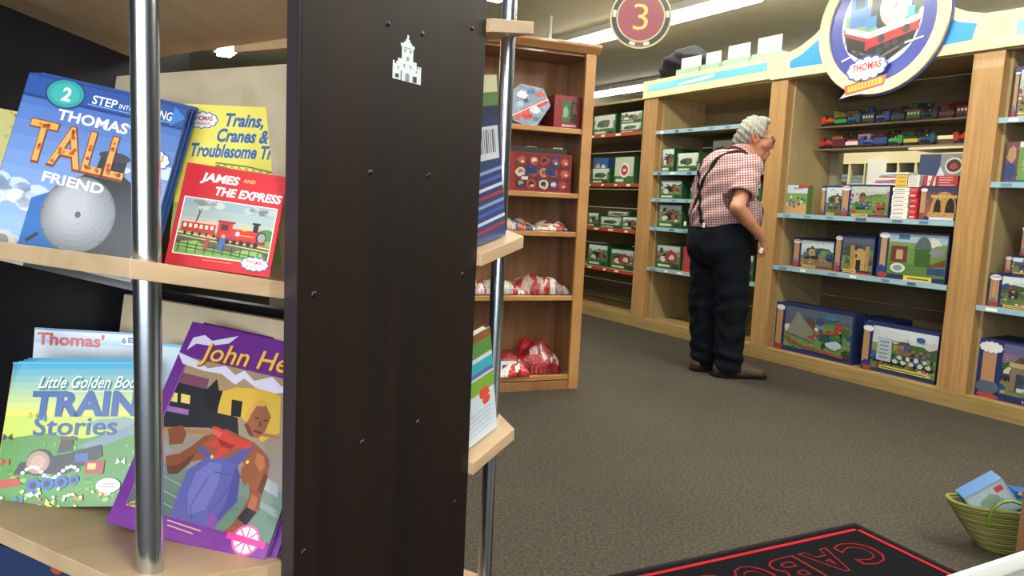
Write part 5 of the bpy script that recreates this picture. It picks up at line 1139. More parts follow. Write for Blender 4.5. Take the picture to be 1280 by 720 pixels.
# local x runs along the long edge (away to the left), local y towards the camera
G().box(-.0, 1.34, 0, .86, .0, .007, hx('141416')).obj('rubber_edge', M_RUBBER, mat, .003)
G().box(.022, 1.318, .022, .838, .007, .010, hx('0E0E12')).obj('pile', M_CLOTH, mat)
g = G(); rd = hx('A81E2A')
for a in ((.045, 1.295, .045, .058), (.045, 1.295, .802, .815), (.045, .058, .045, .815), (1.282, 1.295, .045, .815)): g.box(a[0], a[1], a[2], a[3], .010, .0112, rd)
g.obj('red_border', M_CLOTH, mat)
P = Print(.3)
for s_, c, b_, dz in ((1, hx('7A1620'), .045, 0), (0, hx('0E0E12'), .018, 1)):
    for k, ch in enumerate('CABOOSE'):
        P.text(ch, .07 + k * .143, .05, .19, c, 'C', b_, width=(.125 if s_ else .108))
        P.l -= 1
    P.l += 1
P.build('lettering', lambda x, y, l: (.12 + x * 1.09, .075 + y * 1.0, .0102 + l), M_CLOTH, mat, 2e-4)

bk = empty('straw_basket', (1.80, 2.50, 0), R(-8), 'green woven straw basket with loop handles on the carpet at right', 'basket')
nr = 17; g = G(); prev = None
for k in range(nr):
    t = k / (nr - 1); z = .006 + t * .150; hw = .115 + .115 * t ** .9; hd = .055 + .018 * t
    pts = []
    for j in range(37):
        a = 2 * math.pi * j / 36; cc, ss = math.cos(a), math.sin(a)
        pts.append((hw * math.copysign(abs(cc) ** .62, cc), hd * math.copysign(abs(ss) ** .75, ss), z + .004 * t * abs(cc) ** 3))
    o = G().tube(pts, .0072, 7, hx(['7E7E48', '8A8A52', '74743E', '90905C'][k % 4]), True, False).obj('straw_coil', M_CLOTH, bk)
G().box(-.10, .10, -.045, .045, .0, .008, hx('6A6A3C')).obj('base', M_CLOTH, bk)
for s in (-1, 1):
    pts = [(-.125, s * .072, .105), (-.130, s * .082, .135), (-.124, s * .086, .170), (-.10, s * .086, .195), (-.07, s * .086, .203), (-.035, s * .086, .195), (-.005, s * .086, .170), (.015, s * .085, .135), (.02, s * .078, .110)]
    G().tube(pts, .0058, 8, hx('6E8A34')).obj('handle', M_PAINT, bk)
tag(G().box(-.07, .07, -.04, .04, -.06, .06, hx('2E6AA8')).obj('blue_box', M_GLOSS, None, .001), 'blue and white box leaning out of the left end of the basket', 'box')
bb = bpy.data.objects['blue_box']; bb.matrix_world = Matrix.Translation((1.69, 2.505, .178)) @ Matrix.Rotation(R(-10), 4, 'Z') @ Matrix.Rotation(R(-38), 4, 'Y')
P = Print(.85); P.rect(.0, .0, 1, .85, hx('9AB4C4')); P.rect(.06, .06, .94, .79, hx('B4C8D4')); P.blob(.5, .45, .25, .2, hx('8AA49A'), 3); P.poly([(.2, .2), (.8, .3), (.8, .36), (.2, .26)], hx('E0E8EC')); P.rect(.7, .6, .9, .75, hx('D04A5A'))
P.build('printed_side', lambda x, y, l: (-.07 + x * .14, -.0405 - l, -.06 + y * .14), M_GLOSS, bb, 5e-5)
b2_ = tag(G().box(-.08, .08, -.03, .03, -.045, .045, hx('225A9C')).obj('blue_pack', M_GLOSS, None, .004), 'dark blue pack with a red and white swoosh, right side of the basket', 'pack')
b2_.matrix_world = Matrix.Translation((1.835, 2.485, .172)) @ Matrix.Rotation(R(-8), 4, 'Z') @ Matrix.Rotation(R(6), 4, 'Y')
P = Print(.55); P.poly([(.35, .5), (.6, .5), (.8, .1), (.6, .1)], hx('E8E0DC')); P.poly([(.42, .48), (.55, .48), (.75, .12), (.64, .12)], hx('D05A44')); P.blob(.15, .3, .1, .12, hx('4A8AC8'), 3); P.rect(.05, .48, .3, .54, hx('D8C870'))
P.build('swoosh_print', lambda x, y, l: (-.08 + x * .16, -.0305 - l, -.045 + y * .16), M_GLOSS, b2_, 5e-5)

# low table with a raised white rim, bottom right corner
tb = empty('play_table', (.647, 1.028, 0), R(28.5), 'grey-topped low table with a white rim cutting the bottom right corner', 'table')
L_, D_ = 1.1, .6
G().box(.012, L_ - .012, -D_ + .012, -.012, .585, .598).obj('table_top', M_TABLE, tb)
for a in ((0, L_, -.009, 0), (0, L_, -D_, -D_ + .012), (0, .009, -D_ + .012, -.012), (L_ - .012, L_, -D_ + .012, -.012)):
    G().box(a[0], a[1], a[2], a[3], .585, .62).obj('rim', M_WHITEM, tb, .001)
for x in (.04, L_ - .04):
    for y in (-.05, -D_ + .05): G().box(x - .02, x + .02, y - .02, y + .02, 0, .585).obj('leg', M_WHITEM, tb, .002)
st = empty('wooden_stool', (1.672, 2.27, 0), R(12), 'reddish brown wooden stool leg at the right edge beside the basket', 'stool')
for x in (0, .28):
    for y in (0, .26): G().box(x, x + .035, y - .26, y - .225, 0, .26).obj('leg', M_CASE, st, .003)
G().box(-.0, .315, -.28, .04, .2602, .285).obj('seat', M_CASE, st, .004)
# ================================================================== THE MAN
class Field:
    """signed distance field on a grid; shapes are blended smoothly, then meshed with surface nets"""
    def __init__(s, lo, hi, h):
        s.sc = 1.0; s.h = h; s.lo = np.array(lo, float); n = np.ceil((np.array(hi) - s.lo) / h).astype(int) + 1
        s.n = n; s.v = np.full(n, 0.2, np.float32)
        s.ax = [s.lo[i] + h * np.arange(n[i]) for i in range(3)]
    def sub(s, lo, hi):
        a = np.maximum(0, np.floor((np.array(lo) - s.lo) / s.h).astype(int)); b = np.minimum(s.n, np.ceil((np.array(hi) - s.lo) / s.h).astype(int) + 1)
        return tuple(slice(int(a[i]), int(max(a[i], b[i]))) for i in range(3))
    def pts(s, sl):
        return np.meshgrid(*[s.ax[i][sl[i]] for i in range(3)], indexing='ij', sparse=True)
    def blend(s, sl, d, k, cut=False):
        a = s.v[sl]; d = d.astype(np.float32)
        if cut:
            h = np.clip(.5 - .5 * (d + a) / k, 0, 1); s.v[sl] = a * (1 - h) - d * h + k * h * (1 - h)
        else:
            h = np.clip(.5 + .5 * (a - d) / k, 0, 1); s.v[sl] = a * (1 - h) + d * h - k * h * (1 - h)
    def cone(s, a, b, ra, rb, k=.02, cut=False, flat=None):
        ra, rb = ra * s.sc, rb * s.sc; a, b = np.array(a, float), np.array(b, float); m = max(ra, rb) + k + 3 * s.h
        sl = s.sub(np.minimum(a, b) - m, np.maximum(a, b) + m); X, Y, Z = s.pts(sl)
        d = b - a; L = d @ d + 1e-9
        t = np.clip(((X - a[0]) * d[0] + (Y - a[1]) * d[1] + (Z - a[2]) * d[2]) / L, 0, 1)
        q = np.sqrt((X - a[0] - t * d[0]) ** 2 + (Y - a[1] - t * d[1]) ** 2 + (Z - a[2] - t * d[2]) ** 2) - (ra + (rb - ra) * t)
        s.blend(sl, q, k, cut)
    def ell(s, c, r, k=.02, M=None, cut=False):
        c, r = np.array(c, float), np.array(r, float) * s.sc; m = r.max() + k + 3 * s.h
        sl = s.sub(c - m, c + m); X, Y, Z = s.pts(sl); x, y, z = X - c[0], Y - c[1], Z - c[2]
        if M is not None: x, y, z = [M[0][i] * x + M[1][i] * y + M[2][i] * z for i in range(3)]
        q = np.sqrt((x / r[0]) ** 2 + (y / r[1]) ** 2 + (z / r[2]) ** 2); q2 = np.sqrt((x / r[0] ** 2) ** 2 + (y / r[1] ** 2) ** 2 + (z / r[2] ** 2) ** 2) + 1e-9
        s.blend(sl, q * (q - 1) / q2, k, cut)
    def mesh(s, cut=None):
        V = s.v; ins = V < 0
        nx, ny, nz = V.shape
        acc = np.zeros((nx - 1, ny - 1, nz - 1, 3), np.float32); cnt = np.zeros((nx - 1, ny - 1, nz - 1), np.float32)
        for axis in range(3):
            o = [i for i in range(3) if i != axis]
            sl0 = [slice(None)] * 3; sl1 = [slice(None)] * 3; sl0[axis] = slice(0, -1); sl1[axis] = slice(1, None)
            A, B = V[tuple(sl0)], V[tuple(sl1)]; cr = (A < 0) != (B < 0); t = np.where(cr, A / (A - B + 1e-12), 0)
            for d1 in (0, 1):
                for d2 in (0, 1):
                    sl = [slice(None)] * 3; sl[o[0]] = slice(d1, V.shape[o[0]] - 1 + d1); sl[o[1]] = slice(d2, V.shape[o[1]] - 1 + d2)
                    c = cr[tuple(sl)]; tt = t[tuple(sl)]
                    acc[..., axis] += np.where(c, tt, 0); acc[..., o[0]] += c * d1; acc[..., o[1]] += c * d2; cnt += c
        act = cnt > 0; idx = -np.ones(act.shape, np.int64); idx[act] = np.arange(act.sum())
        I = np.argwhere(act); P = s.lo + s.h * (I + acc[act] / cnt[act][:, None])
        quads = []
        for axis in range(3):
            o = [(axis + 1) % 3, (axis + 2) % 3]
            sl0 = [slice(1, -1)] * 3; sl1 = [slice(1, -1)] * 3; sl0[axis] = slice(0, -1); sl1[axis] = slice(1, None)
            A, B = ins[tuple(sl0)], ins[tuple(sl1)]; E_ = np.argwhere(A != B); 
            if not len(E_): continue
            flip = A[tuple(E_.T)]
            base = E_.copy(); base[:, o[0]] += 1; base[:, o[1]] += 1
            def c(d1, d2):
                q = base.copy(); q[:, o[0]] -= d1; q[:, o[1]] -= d2; return idx[tuple(q.T)]
            q = np.stack([c(1, 1), c(0, 1), c(0, 0), c(1, 0)], 1); q[~flip] = q[~flip][:, ::-1]; quads.append(q)
        return P, np.concatenate(quads)
def field_obj(F, name, mat, parent, colfn, smooth=2):
    P, Q = F.mesh()
    me = bpy.data.meshes.new(name); me.vertices.add(len(P)); me.vertices.foreach_set('co', P.astype(np.float32).ravel())
    me.loops.add(Q.size); me.loops.foreach_set('vertex_index', Q.astype(np.int32).ravel())
    me.polygons.add(len(Q)); me.polygons.foreach_set('loop_start', (np.arange(len(Q)) * 4).astype(np.int32))
    me.update(calc_edges=True); me.validate()
    me.polygons.foreach_set('use_smooth', np.ones(len(me.polygons), bool))
    ca = me.color_attributes.new('Col', 'FLOAT_COLOR', 'POINT'); ca.data.foreach_set('color', colfn(P).astype(np.float32).ravel())
    me.materials.append(mat); o = bpy.data.objects.new(name, me); COL.objects.link(o); o.parent = parent
    if smooth:
        m = o.modifiers.new('relax', 'SMOOTH'); m.factor = .5; m.iterations = smooth
    return o
V3 = lambda *a: np.array(a, float)
MRZ = R(20)
mo = Vector((1.4743, 5.13, 0))
man = empty('person', tuple(mo), MRZ, 'grey-haired person in red checked shirt, black suspenders and dark jeans looking at the shelves', 'person')
# head frame: turned a little to the right, bowed forward
hc = V3(.146, .0, 1.620)
_hm = Matrix.Rotation(R(-34), 3, 'Z') @ Matrix.Rotation(R(11), 3, 'Y')
HM = np.array(_hm).T       # rows are the head axes x, y, z
HS = 1.09
def hp(x, y, z): return hc + (x * HM[0] + y * HM[1] + z * HM[2]) * HS
J = dict(neck=V3(.03, 0, 1.50), chest=V3(-.06, 0, 1.30), belly=V3(-.04, 0, 1.10), pelvis=V3(-.08, 0, .95),
         rs=V3(-.02, -.195, 1.425), re=V3(-.165, -.285, 1.155), rw=V3(.045, -.285, .965), ls=V3(-.03, .195, 1.425), le=V3(-.08, .30, 1.15), lw=V3(.13, .20, .99),
         rh=V3(-.06, -.105, .92), rk=V3(-.02, -.105, .50), ra=V3(-.01, -.11, .09), lh=V3(-.08, .105, .92), lk=V3(-.085, .11, .50), la=V3(-.06, .10, .09))
F = Field((-.36, -.44, .0), (.42, .44, 1.82), .0055)
F.ell(J['chest'], (.125, .17, .20), .05); F.ell(J['belly'], (.15, .16, .16), .05); F.ell(J['pelvis'], (.14, .165, .12), .05)
F.cone(J['chest'] + V3(.03, 0, .12), J['neck'], .075, .066, .04); F.cone(J['neck'], hp(-.03, 0, -.05), .066, .062, .03)
F.cone(J['neck'] + V3(-.03, 0, -.01), J['rs'], .055, .058, .04); F.cone(J['neck'] + V3(-.03, 0, -.01), J['ls'], .055, .058, .04)
for s, e_, w in (('rs', 're', 'rw'), ('ls', 'le', 'lw')):
    F.cone(J[s], J[e_], .056, .045, .02); m_ = J[e_] * .6 + J[w] * .4; F.cone(J[e_], m_, .045, .043, .012); F.cone(m_, J[w], .043, .029, .012)
for a, b, c in (('rh', 'rk', 'ra'), ('lh', 'lk', 'la')):
    F.cone(J[a], J[b], .085, .058, .03); F.cone(J[b], J[c], .058, .038, .02); F.cone(J[c], J[c] + V3(.13, 0, -.045), .036, .03, .02)
def hand(w, d, side, out, curl):
    """w wrist, d hand direction, out = palm normal; palm, four unequal bent fingers, thumb from the palm side"""
    d = d / np.linalg.norm(d); out = out - d * (out @ d); out /= np.linalg.norm(out); sd = np.cross(d, out) * side
    pc = w + d * .055
    for k in (-1, 0, 1): F.cone(w + d * .01 + sd * .012 * k, w + d * .088 + sd * .026 * k, .017, .0135, .012)
    L = [.072, .080, .075, .060]
    for k in range(4):
        b = w + d * .088 + sd * (.031 - .0205 * k); dirv = d.copy(); p = b
        for j, f in enumerate((.45, .32, .23)):
            a = curl * (j + .6) + .06 * k; v = d * math.cos(a) + out * math.sin(a) + sd * (.10 - .07 * k); v /= np.linalg.norm(v)
            q = p + v * L[k] * f; F.cone(p, q, .0092 - .0006 * j, .0088 - .0006 * j, .004); p = q
    b = w + d * .025 + sd * .028; q = b + (sd * .65 + d * .75 + out * .25) * .038; r = q + (d * .9 + out * .45 + sd * .1) * .034
    F.cone(b, q, .0135, .0110, .008); F.cone(q, r, .0108, .0090, .004)
hand(J['rw'], V3(.45, .10, -.88), 1, V3(-.55, .80, -.25), .75)
hand(J['lw'], V3(.45, -.45, -.75), -1, V3(-.4, -.5, 0), .5)
# head
F.sc = HS
F.ell(hp(-.012, 0, .032), (.100, .079, .100), .02, HM); F.ell(hp(.030, 0, -.045), (.066, .060, .082), .03, HM); F.ell(hp(.045, 0, -.01), (.056, .066, .062), .02, HM)
F.ell(hp(.070, 0, -.100), (.030, .032, .024), .02, HM); F.ell(hp(.020, 0, -.095), (.06, .052, .035), .025, HM)   # chin, soft jowl
F.cone(hp(.090, 0, .022), hp(.112, 0, -.022), .0075, .0110, .010); F.cone(hp(.104, .009, -.029), hp(.104, -.009, -.029), .0078, .0078, .006)
F.cone(hp(.088, -.030, .040), hp(.094, .0, .036), .009, .010, .012); F.cone(hp(.088, .030, .040), hp(.094, .0, .036), .009, .010, .012)
for y in (-1, 1):
    F.ell(hp(.094, y * .031, .014), (.012, .017, .011), .008, HM, True); F.ell(hp(.080, y * .031, .013), (.0125, .013, .0125), .003, HM)
    F.ell(hp(.062, y * .045, -.022), (.03, .022, .022), .02, HM); F.ell(hp(-.012, y * .083, -.002), (.017, .008, .030), .006, HM); F.ell(hp(-.008, y * .091, .002), (.009, .006, .018), .004, HM, True)
F.cone(hp(.096, -.020, -.060), hp(.101, .0, -.058), .0062, .0078, .006); F.cone(hp(.096, .020, -.060), hp(.101, .0, -.058), .0062, .0078, .006); F.cone(hp(.093, -.018, -.072), hp(.098, .0, -.073), .0070, .0085, .006); F.cone(hp(.093, .018, -.072), hp(.098, .0, -.073), .0070, .0085, .006)
F.cone(hp(.108, -.024, -.066), hp(.108, .024, -.066), .0028, .0028, .003, True)
M_SKIN, _nt, _b = nmat('skin')
_a = _nt.nodes.new('ShaderNodeAttribute'); _a.attribute_name = 'Col'; _nt.links.new(_a.outputs['Color'], _b.inputs['Base Color'])
_b.inputs['Roughness'].default_value = .5; _b.inputs['Subsurface Weight'].default_value = .12; _b.inputs['Subsurface Radius'].default_value = (.01, .004, .002)
def skin_col(P):
    n = .06 * np.sin(P[:, 0] * 90) * np.sin(P[:, 1] * 80 + 1) * np.sin(P[:, 2] * 70)
    base = np.array(hx('AC7458')); red = np.array(hx('B8604C')); c = np.tile(base, (len(P), 1)) * (1 + n[:, None])
    for q, r in ((hp(.115, 0, -.025), .018), (hp(.07, -.05, -.03), .04), (hp(.07, .05, -.03), .04), (hp(-.01, -.085, 0), .03)):
        w = np.exp(-((P - q) ** 2).sum(1) / r ** 2)[:, None]; c = c * (1 - .6 * w) + red * .6 * w
    w = np.exp(-((P - hp(.105, 0, -.066)) ** 2 / np.array([.0004, .0008, .00008])).sum(1))[:, None]; c = c * (1 - .5 * w) + np.array(hx('9A4A40')) * .5 * w
    c[:, 3] = 1; return c
field_obj(F, 'body', M_SKIN, man, skin_col, 1)
# eyes
for y in (-1, 1):
    p = hp(.0835, y * .031, .013); g = G(); Mx = Matrix(_hm).to_4x4() @ Matrix.Rotation(R(90), 4, 'Y')
    g.lathe([(.0001, .0125), (.0045, .0117)], p, hx('1A1A1C'), 14, Mx); g.lathe([(.0045, .0117), (.006, .011)], p, hx('4A5A6A'), 14, Mx)
    g.lathe([(.006, .011), (.0088, .0088), (.0112, .0055), (.0125, 0)], p, hx('E4E0DA'), 14, Mx); g.obj('eye', M_GLOSS, man)
# hair
F = Field((-.06, -.19, 1.45), (.34, .19, 1.82), .004); F.sc = HS
F.ell(hp(-.022, 0, .040), (.104, .090, .104), .01, HM); F.ell(hp(-.055, 0, -.02), (.066, .082, .070), .03, HM)
F.ell(hp(.01, 0, .118), (.055, .055, .024), .03, HM)
F.ell(hp(.135, 0, .02), (.110, .13, .118), .010, HM, True); F.ell(hp(.0, -.11, -.02), (.036, .045, .048), .01, HM, True); F.ell(hp(.0, .11, -.02), (.036, .045, .048), .01, HM, True)
F.ell(hp(.03, 0, -.115), (.13, .13, .062), .01, HM, True)
X, Y, Z = F.pts((slice(None),) * 3)
u = (X * HM[0][0] + Y * HM[0][1] + Z * HM[0][2]); v = (X * HM[1][0] + Y * HM[1][1] + Z * HM[1][2]); w_ = (X * HM[2][0] + Y * HM[2][1] + Z * HM[2][2])
F.v += (.0035 * np.sin(v * 190 + 12 * np.sin(u * 30)) * np.sin(u * 40 + 2) + .003 * np.sin(w_ * 150 + u * 90) + .002 * np.sin(v * 400 + u * 120)).astype(np.float32)
def hair_col(P):
    n = np.sin(P[:, 1] * 420 + P[:, 0] * 160) * .5 + .5; a, b = np.array(hx('62625C')), np.array(hx('9C9C92')); m = np.clip(((P - hp(-.06, 0, .0)) @ HM[2]) * 8 + .35, 0, 1) * .6 + n * .4
    return a + (b - a) * m[:, None]
field_obj(F, 'hair', M_CLOTH, man, hair_col, 0)
# glasses
e = G(); BL_K = hx('1C1A1A')
for y in (-1, 1):
    pts = [hp(.112 - .012 * abs(math.sin(a)) * 0 - .004 * abs(y * .034 + .021 * math.cos(a)) * 4, y * .034 + .023 * math.cos(a), .010 + .017 * math.sin(a)) for a in np.linspace(0, 2 * math.pi, 21)]
    e.tube(pts, .0026, 6, BL_K, True, False)
    e.tube([hp(.108, y * .057, .016), hp(.08, y * .078, .016), hp(.01, y * .086, .014), hp(-.03, y * .084, .000)], .0024, 6, BL_K)
e.tube([hp(.112, -.011, .014), hp(.117, 0, .018), hp(.112, .011, .014)], .0016, 6, BL_K)
gl = e.obj('glasses', M_PAINT, man); gl['kind'] = 'stuff'; del gl['kind']

# shirt with short sleeves
M_PLAID, nt, b = nmat('checked_shirt')
tc = nt.nodes.new('ShaderNodeTexCoord'); mp = nt.nodes.new('ShaderNodeMapping'); mp.inputs['Rotation'].default_value = (0, R(8), R(38))
nt.links.new(tc.outputs['Object'], mp.inputs[0]); sp = nt.nodes.new('ShaderNodeSeparateXYZ'); nt.links.new(mp.outputs[0], sp.inputs[0])
def stripe(sock, per, duty):
    m1 = nt.nodes.new('ShaderNodeMath'); m1.operation = 'DIVIDE'; m1.inputs[1].default_value = per; nt.links.new(sock, m1.inputs[0])
    m2 = nt.nodes.new('ShaderNodeMath'); m2.operation = 'FRACT'; nt.links.new(m1.outputs[0], m2.inputs[0])
    m3 = nt.nodes.new('ShaderNodeMath'); m3.operation = 'LESS_THAN'; m3.inputs[1].default_value = duty; nt.links.new(m2.outputs[0], m3.inputs[0]); return m3.outputs[0]
s1_, s2_ = stripe(sp.outputs[0], .016, .5), stripe(sp.outputs[2], .016, .5)
ad = nt.nodes.new('ShaderNodeMath'); ad.operation = 'ADD'; nt.links.new(s1_, ad.inputs[0]); nt.links.new(s2_, ad.inputs[1])
dv = nt.nodes.new('ShaderNodeMath'); dv.operation = 'MULTIPLY'; dv.inputs[1].default_value = .5; nt.links.new(ad.outputs[0], dv.inputs[0])
cr = nt.nodes.new('ShaderNodeValToRGB'); cr.color_ramp.interpolation = 'CONSTANT'; cr.color_ramp.elements[0].color = hx('BDADA8'); cr.color_ramp.elements[1].position = .75; cr.color_ramp.elements[1].color = hx('703842')
el = cr.color_ramp.elements.new(.25); el.color = hx('967276'); nt.links.new(dv.outputs[0], cr.inputs[0]); nt.links.new(cr.outputs[0], b.inputs['Base Color']); b.inputs['Roughness'].default_value = .85
def torso(F, gr=0.0):
    F.ell((-.09, 0, 1.29), (.175 + gr, .215 + gr, .25 + gr), .06); F.ell((-.045, 0, 1.10), (.245 + gr, .235 + gr, .20 + gr), .06)
    F.cone((-.08, -.06, 1.39), (-.07, .06, 1.39), .130 + gr, .130 + gr, .05)
    F.cone((-.03, -.06, 1.445), J['rs'] + V3(-.01, 0, -.005), .075 + gr, .075 + gr, .04); F.cone((-.03, .06, 1.445), J['ls'] + V3(-.01, 0, -.005), .075 + gr, .075 + gr, .04)
    F.cone((-.07, 0, 1.02), (-.06, 0, .98), .215 + gr, .215 + gr, .04)
def sleeve(F, s, e_, gr=0.0):
    m = J[s] * .32 + J[e_] * .68; F.cone(J[s], m, .078 + gr, .088 + gr, .03)
F = Field((-.40, -.46, .92), (.30, .46, 1.58), .006)
torso(F); sleeve(F, 'rs', 're'); sleeve(F, 'ls', 'le')
X, Y, Z = F.pts((slice(None),) * 3)
# folds
fold = .004 * np.sin(Z * 38 + 3 * np.sin(Y * 9) + X * 12) * np.sin(Y * 14 + X * 10 + 1) + .004 * np.sin((Z + Y * .7) * 60 + X * 20)
F.v += fold.astype(np.float32)
# hem plane of the shirt and the openings of the sleeves and collar
F.v = np.maximum(F.v, (1.015 - Z + 0 * X + 0 * Y).astype(np.float32))
for s, e_ in (('rs', 're'), ('ls', 'le')):
    d = J[e_] - J[s]; L = np.linalg.norm(d); d = d / L; c = J[s] + d * L * .70
    pl = (X - c[0]) * d[0] + (Y - c[1]) * d[1] + (Z - c[2]) * d[2]; near = np.sqrt((X - c[0]) ** 2 + (Y - c[1]) ** 2 + (Z - c[2]) ** 2) - .125
    F.v = np.maximum(F.v, -np.maximum(-pl, near).astype(np.float32))
    F.cone(c - d * .03, c + d * .05, .062, .074, .004, True)
nd = (hp(-.03, 0, -.05) - J['neck']); nd /= np.linalg.norm(nd)
c = J['neck'] + nd * .035
pl = (X - c[0]) * nd[0] + (Y - c[1]) * nd[1] + (Z - c[2]) * nd[2]; F.v = np.maximum(F.v, pl.astype(np.float32) - .0)
shirt_field = F.v.copy()
F.cone(J['neck'] - nd * .04, J['neck'] + nd * .06, .068, .072, .005, True)
field_obj(F, 'shirt', M_PLAID, man, lambda P: np.ones((len(P), 4)), 1)
# collar
g = G(); px_ = np.cross(nd, V3(0, 1, 0)); px_ /= np.linalg.norm(px_); py_ = np.cross(nd, px_)
vs = []
for j, (r, h_) in enumerate(((.078, -.012), (.080, .030), (.088, .012), (.100, -.020))):
    for k in range(28):
        a = 2 * math.pi * k / 28; vs.append(J['neck'] + px_ * r * math.cos(a) + py_ * r * 1.02 * math.sin(a) + nd * (h_))
g.add(vs, [(j * 28 + k, j * 28 + (k + 1) % 28, (j + 1) * 28 + (k + 1) % 28, (j + 1) * 28 + k) for j in range(3) for k in range(28)], (1, 1, 1, 1), True)
co = g.obj('shirt_collar', M_PLAID, man); sm = co.modifiers.new('thick', 'SOLIDIFY'); sm.thickness = .003
# suspenders: bands that lie on the shirt, crossed on the back
def bands(which):
    F = Field((-.40, -.46, .92), (.30, .46, 1.58), .006); F.v = shirt_field - .0045
    X, Y, Z = F.pts((slice(None),) * 3); inner = -(shirt_field + .004)
    w = .0155
    if which == 0: band = np.abs((Y - .0) * math.cos(R(22)) + (Z - 1.25) * math.sin(R(22))) - w; side = X + .03     # right shoulder to left hip
    elif which == 1: band = np.abs((Y - .0) * math.cos(R(21)) - (Z - 1.25) * math.sin(R(21))) - w; side = X + .03
    else: band = np.abs(np.abs(Y) - .115) - w + 0 * Z; side = -.035 - X
    arm = np.maximum(np.abs(Y) - .17, Z - 1.56)
    F.v = np.maximum.reduce([F.v, inner, (band + 0 * X).astype(np.float32), (side + 0 * Y + 0 * Z).astype(np.float32), (arm + 0 * X).astype(np.float32), (1.02 - Z + 0 * X + 0 * Y).astype(np.float32)]).astype(np.float32)
    return F
for w in (0, 1, 2): field_obj(bands(w), 'suspender_strap', M_RUBBER, man, lambda P: np.ones((len(P), 4)), 1)
for y in (-.11, .11): G().box(-.292, -.286, y - .012, y + .012, 1.015, 1.045, hx('B8B8B0')).obj('suspender_clip', M_WHITEM, man, .002)

# jeans
M_JEAN, nt, b = nmat('dark_denim'); tc = nt.nodes.new('ShaderNodeTexCoord'); n = nt.nodes.new('ShaderNodeTexNoise'); n.inputs['Scale'].default_value = 9; n.inputs['Detail'].default_value = 8
nt.links.new(tc.outputs['Object'], n.inputs['Vector']); cr = nt.nodes.new('ShaderNodeValToRGB'); cr.color_ramp.elements[0].position = .3; cr.color_ramp.elements[1].position = .75; cr.color_ramp.elements[0].color = hx('0B0E13'); cr.color_ramp.elements[1].color = hx('161B24'); nt.links.new(n.outputs['Fac'], cr.inputs[0]); nt.links.new(cr.outputs[0], b.inputs['Base Color']); b.inputs['Roughness'].default_value = .9; b.inputs['Specular IOR Level'].default_value = .12
F = Field((-.40, -.36, .02), (.30, .36, 1.10), .006)
F.ell((-.065, 0, .97), (.225, .225, .16), .05); F.cone((-.07, -.05, 1.02), (-.07, .05, 1.02), .178, .178, .04); F.ell((-.13, 0, .88), (.16, .20, .14), .05)
for a, b_, c in (('rh', 'rk', 'ra'), ('lh', 'lk', 'la')):
    F.cone(J[a] + V3(.0, 0, -.02), J[b_], .134, .106, .04); F.cone(J[b_], J[c] + V3(0, 0, -.01), .106, .092, .03)
X, Y, Z = F.pts((slice(None),) * 3)
F.v += (.005 * np.sin(Z * 45 + 4 * np.sin(Y * 20 + X * 9)) * np.clip(1.3 - Z, .2, 1) + .007 * np.sin(Z * 75 + X * 20) * np.exp(-((Z - .13) / .09) ** 2) + .006 * np.sin(Z * 60 + Y * 30) * np.exp(-((Z - .5) / .1) ** 2)).astype(np.float32)
F.v = np.maximum(F.v, (Z - 1.055 + .02 * X + 0 * Y).astype(np.float32)); F.v = np.maximum(F.v, (.045 - Z + .03 * X + 0 * Y).astype(np.float32))
F.v = np.maximum(F.v, -(np.sqrt((X + .0) ** 2 + (Y * 1.0) ** 2 + 0 * Z) - .0).astype(np.float32) - 1)
field_obj(F, 'jeans', M_JEAN, man, lambda P: np.ones((len(P), 4)), 1)
g = G(); pts = [(.205 * math.cos(a) - .005, .198 * math.sin(a), 1.035) for a in np.linspace(0, 2 * math.pi, 41)]
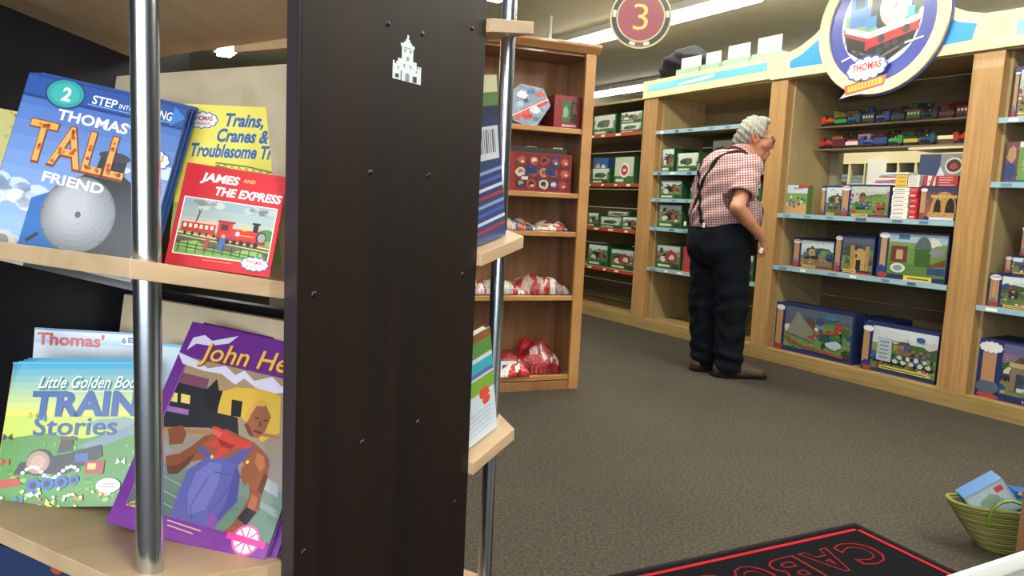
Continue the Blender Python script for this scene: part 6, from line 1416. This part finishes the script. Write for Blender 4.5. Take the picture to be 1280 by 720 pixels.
# shoes
M_SHOE = vcmat('brown_leather', .55, .1, 0, .3, 60)
for s, (ax, ay), yaw in (('r', (J['ra'][0], J['ra'][1]), R(-22)), ('l', (J['la'][0], J['la'][1]), R(4))):
    F = Field((-.2 + ax, -.2 + ay, -.01), (.34 + ax, .2 + ay, .16), .005)
    cy, sy = math.cos(yaw), math.sin(yaw)
    def q(x, y, z): return V3(ax + x * cy - y * sy, ay + x * sy + y * cy, z)
    F.cone(q(-.055, 0, .055), q(.10, 0, .048), .046, .048, .02); F.cone(q(.08, 0, .045), q(.215, 0, .036), .050, .040, .02); F.cone(q(-.03, 0, .09), q(.04, 0, .095), .045, .040, .03); F.cone(q(.04, 0, .09), q(.14, 0, .055), .04, .035, .03)
    X, Y, Z = F.pts((slice(None),) * 3); F.v = np.maximum(F.v, (.010 - Z + 0 * X + 0 * Y).astype(np.float32))
    sh = field_obj(F, 'shoe', M_SHOE, man, lambda P: np.tile(np.array(hx('4A3A2C')), (len(P), 1)) * (1 + .1 * np.sin(P[:, :1] * 60)), 1)
    F = Field((-.2 + ax, -.2 + ay, -.01), (.34 + ax, .2 + ay, .06), .005)
    F.cone(q(-.055, 0, .02), q(.09, 0, .02), .053, .055, .01); F.cone(q(.09, 0, .02), q(.222, 0, .02), .055, .047, .01)
    X, Y, Z = F.pts((slice(None),) * 3); F.v = np.maximum(F.v, (np.abs(Z - .0135) - .0125 + 0 * X + 0 * Y).astype(np.float32))
    so = field_obj(F, 'sole', M_RUBBER, sh, lambda P: np.tile(np.array(hx('2A241E')), (len(P), 1)), 0)
# something small and pale held in the right hand
tag(G().box(-.012, .012, -.003, .003, -.018, .018, hx('D8D8D0')).obj('folded_slip', M_PAPER, None, .001), 'small pale folded slip pinched in the right hand of the man', 'paper')
fs_ = bpy.data.objects['folded_slip']; _w = man.matrix_world
_mw = Matrix.Translation(mo) @ Matrix.Rotation(MRZ, 4, 'Z')
fs_.matrix_world = _mw @ Matrix.Translation((.035, -.30, .885)) @ Matrix.Rotation(R(20), 4, 'Y')
for o in list(bpy.data.objects):
    if o.type == 'MESH' and o.parent is None and o.get('category') is None and o.get('kind') is None: print('UNTAGGED', o.name)
